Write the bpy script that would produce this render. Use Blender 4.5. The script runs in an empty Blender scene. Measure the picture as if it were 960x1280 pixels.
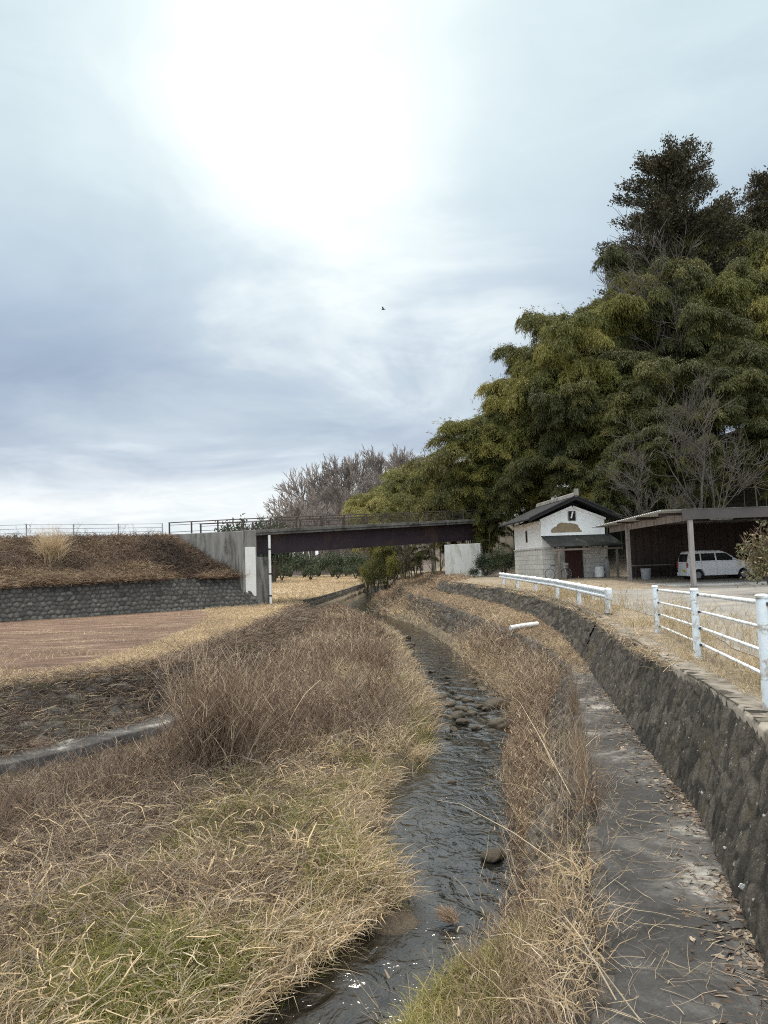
import bpy, bmesh, math, random
import numpy as np
from mathutils import Vector, Matrix, Euler

rng = np.random.default_rng(7)
random.seed(7)
scene = bpy.context.scene
COL = scene.collection
PI = math.pi
R = math.radians

# ------------------------------------------------------------------ camera
PITCH, ROLL, F, CZ = 4.0, 1.9, 962.0, 4.2


def ray(px, py):
    x = (px - 480) / F
    y = -(py - 640) / F
    a = R(-ROLL)
    x, y = x * math.cos(a) - y * math.sin(a), x * math.sin(a) + y * math.cos(a)
    p = R(PITCH)
    return (x, math.cos(p) - y * math.sin(p), math.sin(p) + y * math.cos(p))


def on(px, py, z):
    r = ray(px, py)
    t = (z - CZ) / r[2]
    return Vector((r[0] * t, r[1] * t, z))


def at(px, py, d):
    r = ray(px, py)
    t = d / r[1]
    return Vector((r[0] * t, d, CZ + r[2] * t))


def topix(X, Y, Z):
    """world arrays -> photo pixels (used only to drop scatter that is out of view)"""
    p = R(PITCH)
    dz = Z - CZ
    f = Y * math.cos(p) + dz * math.sin(p)
    u = -Y * math.sin(p) + dz * math.cos(p)
    a = R(ROLL)
    f = np.maximum(f, 0.05)
    x, y = X / f, u / f
    x, y = x * math.cos(a) - y * math.sin(a), x * math.sin(a) + y * math.cos(a)
    return 480 + x * F, 640 - y * F


cam = bpy.data.cameras.new('camera')
cam.sensor_fit = 'VERTICAL'
cam.sensor_height = 24
cam.sensor_width = 18
cam.lens = F / 1280 * 24
cam.clip_start = 0.05
cam.clip_end = 3000
co = bpy.data.objects.new('camera', cam)
COL.objects.link(co)
co.matrix_world = Matrix.Translation((0, 0, CZ)) @ Matrix.Rotation(R(90 + PITCH), 4, 'X') @ Matrix.Rotation(R(-ROLL), 4, 'Z')
scene.camera = co

# ------------------------------------------------------------------ numpy helpers


def _hash(ix, iy, s):
    h = (ix.astype(np.int64) * 374761393 + iy.astype(np.int64) * 668265263 + s * 974634777) & 0x7fffffff
    h = ((h ^ (h >> 13)) * 1274126177) & 0x7fffffff
    h = (h ^ (h >> 16)) & 0xffffff
    return h / float(0xffffff)


def vnoise(x, y, s=0):
    x = np.asarray(x, float)
    y = np.asarray(y, float)
    ix, iy = np.floor(x), np.floor(y)
    fx, fy = x - ix, y - iy
    fx = fx * fx * (3 - 2 * fx)
    fy = fy * fy * (3 - 2 * fy)
    a = _hash(ix, iy, s)
    b = _hash(ix + 1, iy, s)
    c = _hash(ix, iy + 1, s)
    d = _hash(ix + 1, iy + 1, s)
    return a + (b - a) * fx + (c - a) * fy + (a - b - c + d) * fx * fy


def fbm(x, y, s=0, o=3):
    t = 0
    am = 0.5
    for k in range(o):
        t = t + am * (vnoise(x * 2 ** k, y * 2 ** k, s + k * 17) - 0.5)
        am *= 0.5
    return t


def link(name, me, mat=None, parent=None):
    o = bpy.data.objects.new(name, me)
    COL.objects.link(o)
    if mat is not None and len(me.materials) == 0:
        me.materials.append(mat)
    if parent is not None:
        o.parent = parent
    return o


def np_mesh(name, V, Fq, mat=None, parent=None, tint=None, smooth=False):
    """V (n,3), Fq (m,4) or (m,3) index array, or list of such"""
    me = bpy.data.meshes.new(name)
    V = np.ascontiguousarray(V, dtype=np.float32)
    fl = Fq if isinstance(Fq, list) else [Fq]
    fl = [np.asarray(f, dtype=np.int32) for f in fl if len(f)]
    me.vertices.add(len(V))
    me.vertices.foreach_set('co', V.ravel())
    loops = np.concatenate([f.ravel() for f in fl])
    tot = np.concatenate([np.full(len(f), f.shape[1], np.int32) for f in fl])
    st = np.concatenate([[0], np.cumsum(tot)[:-1]]).astype(np.int32)
    me.loops.add(len(loops))
    me.loops.foreach_set('vertex_index', loops)
    me.polygons.add(len(tot))
    me.polygons.foreach_set('loop_start', st)
    me.polygons.foreach_set('loop_total', tot)
    me.update(calc_edges=True)
    if smooth:
        me.polygons.foreach_set('use_smooth', np.ones(len(tot), bool))
    if tint is not None:
        a = me.attributes.new('tint', 'FLOAT', 'POINT')
        a.data.foreach_set('value', np.asarray(tint, np.float32))
    return link(name, me, mat, parent)


def grid_faces(nr, nc):
    i = np.arange(nr - 1)[:, None] * nc + np.arange(nc - 1)[None, :]
    return np.stack([i, i + 1, i + nc + 1, i + nc], -1).reshape(-1, 4)


class MB:
    """collects simple shapes and links them as one mesh object"""

    def __init__(s):
        s.v = []
        s.f = []

    def add(s, vs, fs):
        n = len(s.v)
        s.v += [tuple(v) for v in vs]
        s.f += [tuple(n + i for i in f) for f in fs]
        return s

    def box(s, c, size, rz=0.0, rot=None):
        hx, hy, hz = size[0] / 2, size[1] / 2, size[2] / 2
        m = rot if rot is not None else Matrix.Rotation(rz, 3, 'Z')
        vs = [Vector(c) + m @ Vector((x * hx, y * hy, z * hz)) for x in (-1, 1) for y in (-1, 1) for z in (-1, 1)]
        return s.add(vs, [(0, 1, 3, 2), (4, 6, 7, 5), (0, 4, 5, 1), (2, 3, 7, 6), (0, 2, 6, 4), (1, 5, 7, 3)])

    def hexa(s, b, t):
        """b, t: four bottom, four top corners in the same order"""
        vs = list(b) + list(t)
        return s.add(vs, [(3, 2, 1, 0), (4, 5, 6, 7)] + [(i, (i + 1) % 4, 4 + (i + 1) % 4, 4 + i) for i in range(4)])

    def bar(s, a, b, w, h, up=(0, 0, 1)):
        a, b = Vector(a), Vector(b)
        d = (b - a).normalized()
        side = d.cross(Vector(up)).normalized()
        u = side.cross(d)
        q = [side * w / 2 + u * h / 2, -side * w / 2 + u * h / 2, -side * w / 2 - u * h / 2, side * w / 2 - u * h / 2]
        return s.hexa([a + k for k in q], [b + k for k in q])

    def tube(s, pts, r, n=8, cap=True):
        pts = [Vector(p) for p in pts]
        rs = r if isinstance(r, (list, tuple)) else [r] * len(pts)
        base = len(s.v)
        prev = None
        for i, p in enumerate(pts):
            d = (pts[min(i + 1, len(pts) - 1)] - pts[max(i - 1, 0)]).normalized()
            if prev is None:
                ref = Vector((0, 0, 1)) if abs(d.z) < 0.9 else Vector((1, 0, 0))
                sd = d.cross(ref).normalized()
            else:
                sd = (prev - d * prev.dot(d)).normalized()
            prev = sd
            u = d.cross(sd)
            for k in range(n):
                a = 2 * PI * k / n
                s.v.append(tuple(p + (sd * math.cos(a) + u * math.sin(a)) * rs[i]))
        for i in range(len(pts) - 1):
            for k in range(n):
                k2 = (k + 1) % n
                s.f.append((base + i * n + k, base + i * n + k2, base + (i + 1) * n + k2, base + (i + 1) * n + k))
        if cap:
            s.f.append(tuple(base + k for k in range(n))[::-1])
            s.f.append(tuple(base + (len(pts) - 1) * n + k for k in range(n)))
        return s

    def prism(s, poly, axis, a, b):
        """poly of 2-D points swept along an axis between a and b"""
        def p3(q, t):
            return {'x': (t, q[0], q[1]), 'y': (q[0], t, q[1]), 'z': (q[0], q[1], t)}[axis]
        n = len(poly)
        vs = [p3(q, a) for q in poly] + [p3(q, b) for q in poly]
        fs = [tuple(range(n))[::-1], tuple(range(n, 2 * n))] + [(i, (i + 1) % n, n + (i + 1) % n, n + i) for i in range(n)]
        return s.add(vs, fs)

    def build(s, name, mat, parent=None, bevel=0.0, smooth=False, mw=None):
        me = bpy.data.meshes.new(name)
        v = s.v if mw is None else [tuple(mw @ Vector(p)) for p in s.v]
        me.from_pydata(v, [], s.f)
        bm = bmesh.new()
        bm.from_mesh(me)
        bmesh.ops.recalc_face_normals(bm, faces=bm.faces)
        bm.to_mesh(me)
        bm.free()
        o = link(name, me, mat, parent)
        if smooth:
            me.polygons.foreach_set('use_smooth', np.ones(len(me.polygons), bool))
            me.set_sharp_from_angle(angle=R(40))
        if bevel:
            m = o.modifiers.new('bevel', 'BEVEL')
            m.width = bevel
            m.segments = 2
            m.limit_method = 'ANGLE'
        return o


def tag(o, label=None, cat=None, group=None, kind=None):
    if label:
        o['label'] = label
    if cat:
        o['category'] = cat
    if group:
        o['group'] = group
    if kind:
        o['kind'] = kind
    return o


def empty(name, loc=(0, 0, 0), rz=0.0):
    o = bpy.data.objects.new(name, None)
    o.location = loc
    o.rotation_euler = (0, 0, rz)
    o.empty_display_size = 0.3
    COL.objects.link(o)
    return o


def copy_tree(o, parent=None):
    c = o.copy()
    COL.objects.link(c)
    if parent is not None:
        c.parent = parent
    for ch in o.children:
        copy_tree(ch, c)
    return c


# ------------------------------------------------------------------ materials


def lin(r, g, b):
    f = lambda c: (c / 255 / 12.92) if c / 255 <= 0.04045 else ((c / 255 + 0.055) / 1.055) ** 2.4
    return (f(r), f(g), f(b))


class NT:
    def __init__(s, name):
        s.m = bpy.data.materials.new(name)
        s.m.use_nodes = True
        s.t = s.m.node_tree
        s.p = s.t.nodes['Principled BSDF']
        s.out = s.t.nodes['Material Output']
        s.p.inputs['Specular IOR Level'].default_value = 0.3

    def n(s, kind, **kw):
        nd = s.t.nodes.new(kind)
        for k, v in kw.items():
            setattr(nd, k, v)
        return nd

    def l(s, a, b):
        s.t.links.new(a, b)

    def coord(s, scale=(1, 1, 1), kind='Object'):
        tc = s.n('ShaderNodeTexCoord')
        mp = s.n('ShaderNodeMapping')
        mp.inputs['Scale'].default_value = scale
        s.l(tc.outputs[kind], mp.inputs['Vector'])
        return mp.outputs['Vector']

    def noise(s, scale, detail=5, rough=0.6, vec=None, dist=0.0):
        nd = s.n('ShaderNodeTexNoise')
        nd.inputs['Scale'].default_value = scale
        nd.inputs['Detail'].default_value = detail
        nd.inputs['Roughness'].default_value = rough
        nd.inputs['Distortion'].default_value = dist
        if vec is not None:
            s.l(vec, nd.inputs['Vector'])
        return nd.outputs['Fac']

    def ramp(s, fac, stops, interp='LINEAR'):
        nd = s.n('ShaderNodeValToRGB')
        cr = nd.color_ramp
        cr.interpolation = interp
        while len(cr.elements) < len(stops):
            cr.elements.new(0.5)
        for e, (p, c) in zip(cr.elements, stops):
            e.position = p
            e.color = (*c, 1) if len(c) == 3 else c
        s.l(fac, nd.inputs['Fac'])
        return nd.outputs['Color']

    def mix(s, fac, a, b, mode='MIX'):
        nd = s.n('ShaderNodeMix', data_type='RGBA', blend_type=mode)
        for sock, v in ((nd.inputs[0], fac), (nd.inputs[6], a), (nd.inputs[7], b)):
            if hasattr(v, 'links'):
                s.l(v, sock)
            elif isinstance(v, (int, float)):
                sock.default_value = v
            else:
                sock.default_value = (*v, 1)
        return nd.outputs[2]

    def math(s, op, a, b=0.0):
        nd = s.n('ShaderNodeMath', operation=op)
        for i, v in enumerate((a, b)):
            if hasattr(v, 'links'):
                s.l(v, nd.inputs[i])
            else:
                nd.inputs[i].default_value = v
        return nd.outputs[0]

    def attr(s, name='tint'):
        nd = s.n('ShaderNodeAttribute')
        nd.attribute_name = name
        return nd.outputs['Fac']

    def objrand(s):
        return s.n('ShaderNodeObjectInfo').outputs['Random']

    def bump(s, h, strength=0.4, dist=0.02):
        nd = s.n('ShaderNodeBump')
        nd.inputs['Strength'].default_value = strength
        nd.inputs['Distance'].default_value = dist
        s.l(h, nd.inputs['Height'])
        s.l(nd.outputs['Normal'], s.p.inputs['Normal'])

    def base(s, c, rough=0.8, metal=0.0):
        if hasattr(c, 'links'):
            s.l(c, s.p.inputs['Base Color'])
        else:
            s.p.inputs['Base Color'].default_value = (*c, 1)
        if hasattr(rough, 'links'):
            s.l(rough, s.p.inputs['Roughness'])
        else:
            s.p.inputs['Roughness'].default_value = rough
        s.p.inputs['Metallic'].default_value = metal
        return s.m

    def translucent(s, col, f=0.3):
        tr = s.n('ShaderNodeBsdfTranslucent')
        mx = s.n('ShaderNodeMixShader')
        mx.inputs[0].default_value = f
        s.l(col, tr.inputs['Color'])
        s.l(s.p.outputs[0], mx.inputs[1])
        s.l(tr.outputs[0], mx.inputs[2])
        s.l(mx.outputs[0], s.out.inputs['Surface'])


def m_blade(name, stops, trans=0.25, rough=0.7):
    n = NT(name)
    c = n.ramp(n.attr(), stops)
    n.base(c, rough)
    if trans:
        n.translucent(c, trans)
    return n.m


def m_leaf(name, stops, trans=0.3, var=0.5):
    """leaf colour from a per-leaf attribute shifted by a per-tree random"""
    n = NT(name)
    f = n.math('ADD', n.math('MULTIPLY', n.attr(), 1 - var), n.math('MULTIPLY', n.objrand(), var))
    c = n.ramp(f, stops)
    n.base(c, 0.55)
    if trans:
        n.translucent(c, trans)
    return n.m


def m_mottle(name, a, b, scale=3.0, rough=0.8, bump=0.3, bs=25.0, c=None, cs=0.6, vecscale=(1, 1, 1), dist=0.01, metal=0.0):
    n = NT(name)
    v = n.coord(vecscale)
    f = n.noise(scale, 6, 0.65, v)
    col = n.ramp(f, [(0.32, a), (0.68, b)])
    if c is not None:
        g = n.noise(cs, 5, 0.7, v, 0.6)
        k = n.ramp(g, [(0.5, (0, 0, 0)), (0.62, (1, 1, 1))])
        col = n.mix(k, col, c)
    n.base(col, rough, metal)
    if bump:
        n.bump(n.noise(bs, 6, 0.7, v), bump, dist)
    return n.m


# colours are linear base colours
STRAW = (0.56, 0.43, 0.265)
STRAW2 = (0.37, 0.28, 0.175)
GREYSTRAW = (0.27, 0.225, 0.175)
BROWN = (0.135, 0.095, 0.068)
DBROWN = (0.07, 0.05, 0.038)
RBROWN = (0.19, 0.10, 0.06)
GREEN = (0.105, 0.125, 0.03)
YGREEN = (0.25, 0.24, 0.075)

M = {}
M['straw'] = m_blade('dry straw leaf', [(0, BROWN), (0.25, GREYSTRAW), (0.55, STRAW2), (0.85, STRAW), (1, (0.58, 0.5, 0.38))])
M['greystraw'] = m_blade('grey dead leaf', [(0, DBROWN), (0.3, BROWN), (0.6, GREYSTRAW), (0.85, (0.38, 0.32, 0.24)), (1, STRAW)])
M['greengrass'] = m_blade('green winter grass', [(0, GREEN), (0.35, (0.19, 0.195, 0.05)), (0.65, YGREEN), (1, (0.42, 0.35, 0.17))], 0.3)
M['golden'] = m_blade('golden dry grass', [(0, (0.17, 0.125, 0.075)), (0.5, (0.36, 0.28, 0.165)), (1, (0.52, 0.43, 0.28))])
M['twig'] = m_blade('dead brown twig', [(0, DBROWN), (0.5, BROWN), (0.8, (0.2, 0.14, 0.1)), (1, GREYSTRAW)], 0.0, 0.85)
M['redtwig'] = m_blade('reddish brown stem', [(0, (0.075, 0.046, 0.032)), (0.5, (0.175, 0.115, 0.08)), (.8, (0.30, 0.225, 0.155)), (1, (0.46, 0.36, 0.25))], 0.0, 0.8)
M['rust'] = m_blade('rust brown dry fern', [(0, (0.07, 0.052, 0.042)), (0.5, (0.15, 0.107, 0.08)), (0.8, (0.255, 0.18, 0.118)), (1, (0.36, 0.27, 0.18))], 0.15)
M['bamboo'] = m_leaf('bamboo leaf', [(0, (0.05, 0.058, 0.013)), (0.35, (0.11, 0.112, 0.025)), (0.65, (0.2, 0.183, 0.043)), (1, (0.34, 0.28, 0.09))], 0.3, 0.45)
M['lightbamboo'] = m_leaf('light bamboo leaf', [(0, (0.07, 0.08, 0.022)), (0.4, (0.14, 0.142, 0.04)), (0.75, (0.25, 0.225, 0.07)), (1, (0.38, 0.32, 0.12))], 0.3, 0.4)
M['darkbamboo'] = m_leaf('dark bamboo leaf', [(0, (0.028, 0.033, 0.010)), (0.4, (0.058, 0.062, 0.016)), (0.75, (0.11, 0.104, 0.028)), (1, (0.19, 0.165, 0.055))], 0.2, 0.45)  # darker green leaf, commoner on the bamboo towards the right
M['conifer'] = m_leaf('cedar needles', [(0, (0.021, 0.021, 0.010)), (0.6, (0.044, 0.038, 0.017)), (1, (0.085, 0.06, 0.028))], 0.1, 0.2)
M['evergreen'] = m_leaf('dark evergreen leaf', [(0, (0.02, 0.032, 0.016)), (0.6, (0.04, 0.06, 0.028)), (1, (0.09, 0.10, 0.045))], 0.15, 0.3)
M['shrubleaf'] = m_leaf('tan green shrub leaf', [(0, (0.05, 0.06, 0.025)), (0.5, (0.13, 0.12, 0.06)), (1, (0.34, 0.25, 0.15))], 0.2, 0.1)
M['culm'] = m_mottle('bamboo culm', (0.10, 0.105, 0.05), (0.2, 0.18, 0.1), 2, 0.5, 0)
M['bark'] = m_mottle('grey brown bark', (0.06, 0.048, 0.04), (0.13, 0.105, 0.09), 4, 0.9, 0.4)
M['barebark'] = m_mottle('pale bare branch bark', (0.05, 0.042, 0.036), (0.10, 0.085, 0.073), 4, 0.9, 0)
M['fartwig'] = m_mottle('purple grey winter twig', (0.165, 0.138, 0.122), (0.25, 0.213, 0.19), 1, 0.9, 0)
M['concrete'] = m_mottle('weathered grey concrete', (0.12, 0.115, 0.108), (0.24, 0.23, 0.212), 1.6, 0.9, 0.25, 40, (0.06, 0.056, 0.05), 1.1, (1.3, 1.3, 0.22))
M['whiteconcrete'] = m_mottle('pale painted concrete', (0.62, 0.61, 0.58), (0.76, 0.75, 0.72), 0.9, 0.9, 0.15, 40, (0.48, 0.45, 0.4), 0.7, (1, 1, 0.3))
M['girder'] = m_mottle('dark purple brown painted steel', (0.022, 0.014, 0.018), (0.034, 0.022, 0.026), 0.8, 0.6, 0.05, 20, (0.05, 0.03, 0.025), 0.5)
M['railbrown'] = m_mottle('dark brown rail paint', (0.045, 0.033, 0.028), (0.075, 0.058, 0.05), 3, 0.6, 0)
M['paleblue'] = m_mottle('pale blue white rail paint', (0.64, 0.71, 0.75), (0.72, 0.77, 0.80), 6, 0.45, 0.05, 60, (0.40, 0.36, 0.31), 6.5)
M['palepipe'] = m_mottle('white plastic pipe', (0.6, 0.6, 0.58), (0.7, 0.7, 0.68), 3, 0.5, 0)
M['darkmetal'] = m_mottle('dark metal fitting', (0.04, 0.04, 0.045), (0.07, 0.07, 0.075), 5, 0.5, 0)
M['stalk'] = m_mottle('pale dry stalk', (0.36, 0.29, 0.2), (0.5, 0.42, 0.31), 6, 0.8, 0)
M['galv'] = m_mottle('galvanised grey post', (0.22, 0.22, 0.23), (0.32, 0.32, 0.33), 5, 0.6, 0)

# ------------------------------------------------------------------ terrain break lines (X and Z as functions of Y)


def line(pts):
    a = np.array(pts, float)
    return lambda Y: np.interp(Y, a[:, 0], a[:, 1])


waterz = line([(-10, -0.1), (0, 0.0), (70, 1.32), (90, 1.7), (110, 2.2), (700, 2.4)])
L0 = line([(-10, -5), (2, -3.2), (5, -2.2), (7.2, -1.23), (8.25, -.57), (9.08, -.15), (9.46, .14), (10.4, .1), (11.5, -.16), (13.3, -.09), (14.4, .35), (15.1, .72),
           (17, .95), (19.3, 1.2), (25.2, 1.0), (30, .85), (36.5, .6), (44, -.6), (51, -2.2), (58, -3.2), (66, -2.7), (75, -1.9), (85, -1.6), (120, -1.6)])
R0 = line([(-10, -3), (2, -1.6), (5, -.8), (7.14, 0), (8.15, 1.0), (9, 1.33), (10, 1.46), (11.35, 1.74), (13.1, 1.75), (15.5, 2.0), (19, 2.85), (22, 2.95), (25, 2.85),
           (30, 2.6), (36, 2.2), (44, 1.1), (52, -.76), (58, -1.3), (65, -1.4), (75, -.9), (85, -.6), (120, -.6)])
_L0, _R0 = L0, R0
L0 = lambda Y: _L0(Y) - .2 + .5 * fbm(np.asarray(Y, float) * .55, np.asarray(Y, float) * 0 + 3.3, 211)
R0 = lambda Y: _R0(Y) + np.interp(Y, [5, 8, 16, 25, 45, 60], [.0, .12, .14, .2, .35, .2])
R2x = line([(-10, -1.5), (2, .35), (4.67, 1.2), (5.4, 1.45), (8.9, 2.25), (13.2, 3.2), (19.4, 4.5), (24, 4.5), (30, 4.0), (36, 3.4), (44, 2.5), (50, 1.6), (58, 1.1), (70, 1.0), (90, 1.0), (120, 1.0)])
R2z = line([(-10, 1.5), (19, 1.5), (24, 1.75), (36, 2.0), (44, 2.2), (58, 2.5), (80, 2.7), (700, 2.9)])
R3x = line([(-10, -.4), (2, 1.45), (5.33, 2.43), (7.96, 3.12), (11.9, 3.75), (17.4, 4.62), (19.3, 4.95), (24, 5.5), (30, 5.75), (36, 5.4), (42, 4.5), (47, 3.5), (52, 3.0), (58, 3.2), (70, 3), (90, 3), (120, 3)])
R3z = line([(-10, 1.52), (19, 1.52), (24, 1.8), (30, 2.05), (36, 2.2), (44, 2.4), (58, 2.75), (80, 2.8), (700, 2.9)])
R4x = lambda Y: R3x(Y) + 0.5
R4z = line([(-10, 2.62), (20, 2.6), (30, 2.72), (42, 2.95), (48, 3.05), (58, 3.1), (80, 3.1), (700, 3.1)])
R5x = lambda Y: R3x(Y) + 1.6
R5z = line([(-10, 2.66), (20, 2.62), (35, 2.78), (48, 3.05), (60, 3.15), (700, 3.2)])
FACE = lambda Y: np.interp(Y, [7, 9.5, 18, 20.5], [.45, .8, .8, .75])
L4x = line([(-10, -22), (5, -14), (10, -9.8), (13.3, -6.9), (14.6, -5.85), (16.1, -4.8), (18, -4.0), (22, -3.55), (30, -3.3), (38, -3.2), (46, -4.0), (50, -4.6), (54, -5.0), (56, -4.9), (62, -4.2), (72, -3.0),
            (82, -2.1), (90, -2.1), (120, -2.1)])
L4z = line([(-10, 1.0), (14, 1.0), (17, 1.1), (30, 1.3), (50, 1.5), (58, 1.55), (75, 1.9), (110, 2.4), (700, 2.6)])
L5x = lambda Y: L4x(Y) - np.interp(Y, [14, 17, 20, 26], [.95, .8, .5, .4])
L6x = lambda Y: np.interp(Y, [-10, 5, 10, 16.1, 16.9, 17.65, 19.07, 24, 30, 38, 46, 50, 54, 56, 62, 72, 82, 90, 120],
                          [-24, -16, -12.2, -8.04, -6.75, -5.8, -4.85, -4.55, -4.45, -4.2, -4.8, -5.3, -5.8, -5.6, -4.8, -3.5, -2.5, -2.5, -2.5])
L6z = line([(-10, 1.95), (60, 1.98), (75, 2.25), (110, 2.6), (130, 3.0), (700, 3.3)])

SH = 0.12   # the earth lies this far behind the stone faces


def knots(Y):
    wz = waterz(Y)
    o = np.ones_like(Y)
    fieldz = L6z(Y)
    xs = [-400 * o, L6x(Y) - SH, L5x(Y) - SH, L4x(Y) - SH, L4x(Y) - SH + .3, (L0(Y) * .55 + L4x(Y) * .45), L0(Y) - 1.0, L0(Y) - .28, L0(Y) + .06, (L0(Y) + R0(Y)) / 2, R0(Y) - .06, R0(Y) + .25,
          np.maximum(R2x(Y) - FACE(Y), R0(Y) + .3) + SH, R2x(Y) + SH, R3x(Y) + SH, R4x(Y) + SH, R5x(Y) + SH, 400 * o]
    zs = [fieldz, fieldz, L4z(Y) - .03, L4z(Y) - .05, np.maximum(.55 * o, wz + .4), wz + .5, wz + .42, wz + .22, wz - .08, wz - .25, wz - .08, wz + .25,
          np.minimum(np.maximum(.62, wz + .35), R2z(Y)), R2z(Y) - .05, R3z(Y) - .05, R4z(Y), R5z(Y), R5z(Y) + .1]
    xs = np.stack(xs, -1)
    xs = np.maximum.accumulate(xs, -1)
    return xs, np.stack(zs, -1)


HILLP = np.array([(8.5, 400), (8.0, 100), (8.0, 70), (8.8, 61), (16, 58.5), (17, 49.5), (60, 46), (300, 30), (400, 400)], float)


def hill(X, Y):
    n = len(HILLP)
    d = np.full(X.shape, 1e9)
    ins = np.zeros(X.shape, bool)
    for i in range(n):
        a, b = HILLP[i], HILLP[(i + 1) % n]
        ab = b - a
        t = np.clip(((X - a[0]) * ab[0] + (Y - a[1]) * ab[1]) / (ab @ ab), 0, 1)
        if i < 7:
            d = np.minimum(d, np.hypot(X - a[0] - t * ab[0], Y - a[1] - t * ab[1]))
        c = ((a[1] > Y) != (b[1] > Y))
        xi = a[0] + (Y - a[1]) * ab[0] / (ab[1] if ab[1] != 0 else 1e-9)
        ins ^= c & (X < xi)
    d = np.where(ins, d, 0)
    return 24 * (1 - np.exp(-d * 0.72 / 24))


def gz(X, Y, bumpy=True):
    X = np.asarray(X, float)
    Y = np.asarray(Y, float)
    xs, zs = knots(Y)
    idx = np.clip((X[..., None] >= xs).sum(-1) - 1, 0, xs.shape[-1] - 2)
    g = lambda a, k: np.take_along_axis(a, k[..., None], -1)[..., 0]
    x0, x1, z0, z1 = g(xs, idx), g(xs, idx + 1), g(zs, idx), g(zs, idx + 1)
    t = np.clip((X - x0) / np.maximum(x1 - x0, 1e-6), 0, 1)
    z = z0 + (z1 - z0) * t
    z = z + hill(X, Y)
    if bumpy:
        bank = ((idx >= 4) & (idx <= 6)) | (idx == 11)
        z = z + np.where(bank, 0.35 * fbm(X * .9, Y * .9, 3) + .16 * fbm(X * 3, Y * 3, 9), 0)
        fld = (idx == 0)
        z = z + np.where(fld, 0.06 * fbm(X * .5, Y * .5, 5), 0)
    return z


# earth materials
def m_soil(name, stops, s1=2.5, s2=14, bump=0.6, dist=0.04):
    n = NT(name)
    v = n.coord()
    f = n.math('ADD', n.math('MULTIPLY', n.noise(s1, 6, 0.65, v), 0.6), n.math('MULTIPLY', n.noise(s2, 6, 0.75, v), 0.4))
    n.base(n.ramp(f, stops), 0.95)
    n.bump(n.noise(s2 * 1.5, 6, 0.75, v), bump, dist)
    return n.m


M['bank'] = m_soil('brown bank earth with dead litter', [(0.36, (0.045, 0.036, 0.026)), (0.5, (0.095, 0.076, 0.05)), (0.62, (0.17, 0.14, 0.095))])
M['yard'] = m_soil('verge earth with dry thatch', [(0.36, (0.11, 0.09, 0.068)), (0.5, (0.2, 0.167, 0.125)), (0.64, (0.31, 0.26, 0.19))])
_n = NT.__new__(NT)
_n.m, _n.t = M['yard'], M['yard'].node_tree
_p = _n.t.nodes['Principled BSDF']
_src = _p.inputs['Base Color'].links[0].from_socket
_fl = _n.ramp(_n.noise(3, 5, .7, _n.coord()), [(.35, (.03, .025, .017)), (.65, (.07, .055, .036))])
_n.l(_n.mix(_n.attr('tint'), _src, _fl), _p.inputs['Base Color'])

# field: reddish brown stubble with pale straw flecks, straw coloured border
n = NT('reddish stubble field')
v = n.coord((1, 1, 1))
v2 = n.coord((0.42, 1.5, 1))
f = n.math('ADD', n.math('MULTIPLY', n.noise(0.9, 6, 0.75, v2, .6), 0.75), n.math('MULTIPLY', n.noise(7, 6, 0.85, v2), 0.25))
soil = n.ramp(f, [(0.36, (0.085, 0.053, 0.038)), (0.48, (0.15, 0.094, 0.067)), (0.57, (0.235, 0.16, 0.115)), (0.645, (0.47, 0.385, 0.28))])
strw = n.ramp(f, [(0.33, (0.22, 0.165, 0.10)), (0.5, (0.37, 0.29, 0.185)), (0.65, (0.48, 0.40, 0.27))])
edge = n.math('ADD', n.attr('tint'), n.math('MULTIPLY', n.math('SUBTRACT', n.noise(.8, 5, .7, v), 0.5), 0.9))
k = n.ramp(edge, [(0.4, (0, 0, 0)), (0.6, (1, 1, 1))])
n.base(n.mix(k, soil, strw), 0.95)
n.bump(n.noise(5, 7, .8, v2), 1.0, .16)
M['field'] = n.m

YS = np.concatenate([np.arange(-10, 4, 1.0), np.arange(4, 30, .2), np.arange(30, 80, .4), np.arange(80, 200, 3), [210, 240, 300, 400, 550, 700]])


def loft(k0, k1, counts, powr=None):
    xs, _ = knots(YS)
    cols = []
    for j, c in zip(range(k0, k1), counts):
        t = np.arange(c) / c
        if powr and j in powr:
            t = powr[j](t)
        cols.append(xs[:, j:j + 1] + (xs[:, j + 1:j + 2] - xs[:, j:j + 1]) * t[None])
    cols.append(xs[:, k1:k1 + 1])
    X = np.concatenate(cols, 1)
    Y = np.repeat(YS[:, None], X.shape[1], 1)
    return X, Y


X, Y = loft(1, 15, [10, 5, 5, 14, 14, 8, 4, 5, 5, 4, 10, 6, 5, 6])
Zb = gz(X, Y)
o = np_mesh('river_bank', np.stack([X, Y, Zb], -1).reshape(-1, 3), grid_faces(*X.shape), M['bank'], smooth=True)
tag(o, kind='structure')
X, Y = loft(0, 1, [70], {0: lambda t: 1 - (1 - t) ** 3.2})
Zf = gz(X, Y)
Zf[:, -1] = gz(X[:, -1] + 1e-4, Y[:, -1], False)
wid = np.interp(Y, [0, 17, 24, 40, 50, 60, 120], [1.6, 2.0, 2.3, 3.4, 8, 40, 60])
tt = np.clip(1.0 - (L6x(Y) - X) / wid * 0.5, 0, 1) + np.where(Y > 46, .3, 0)
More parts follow.
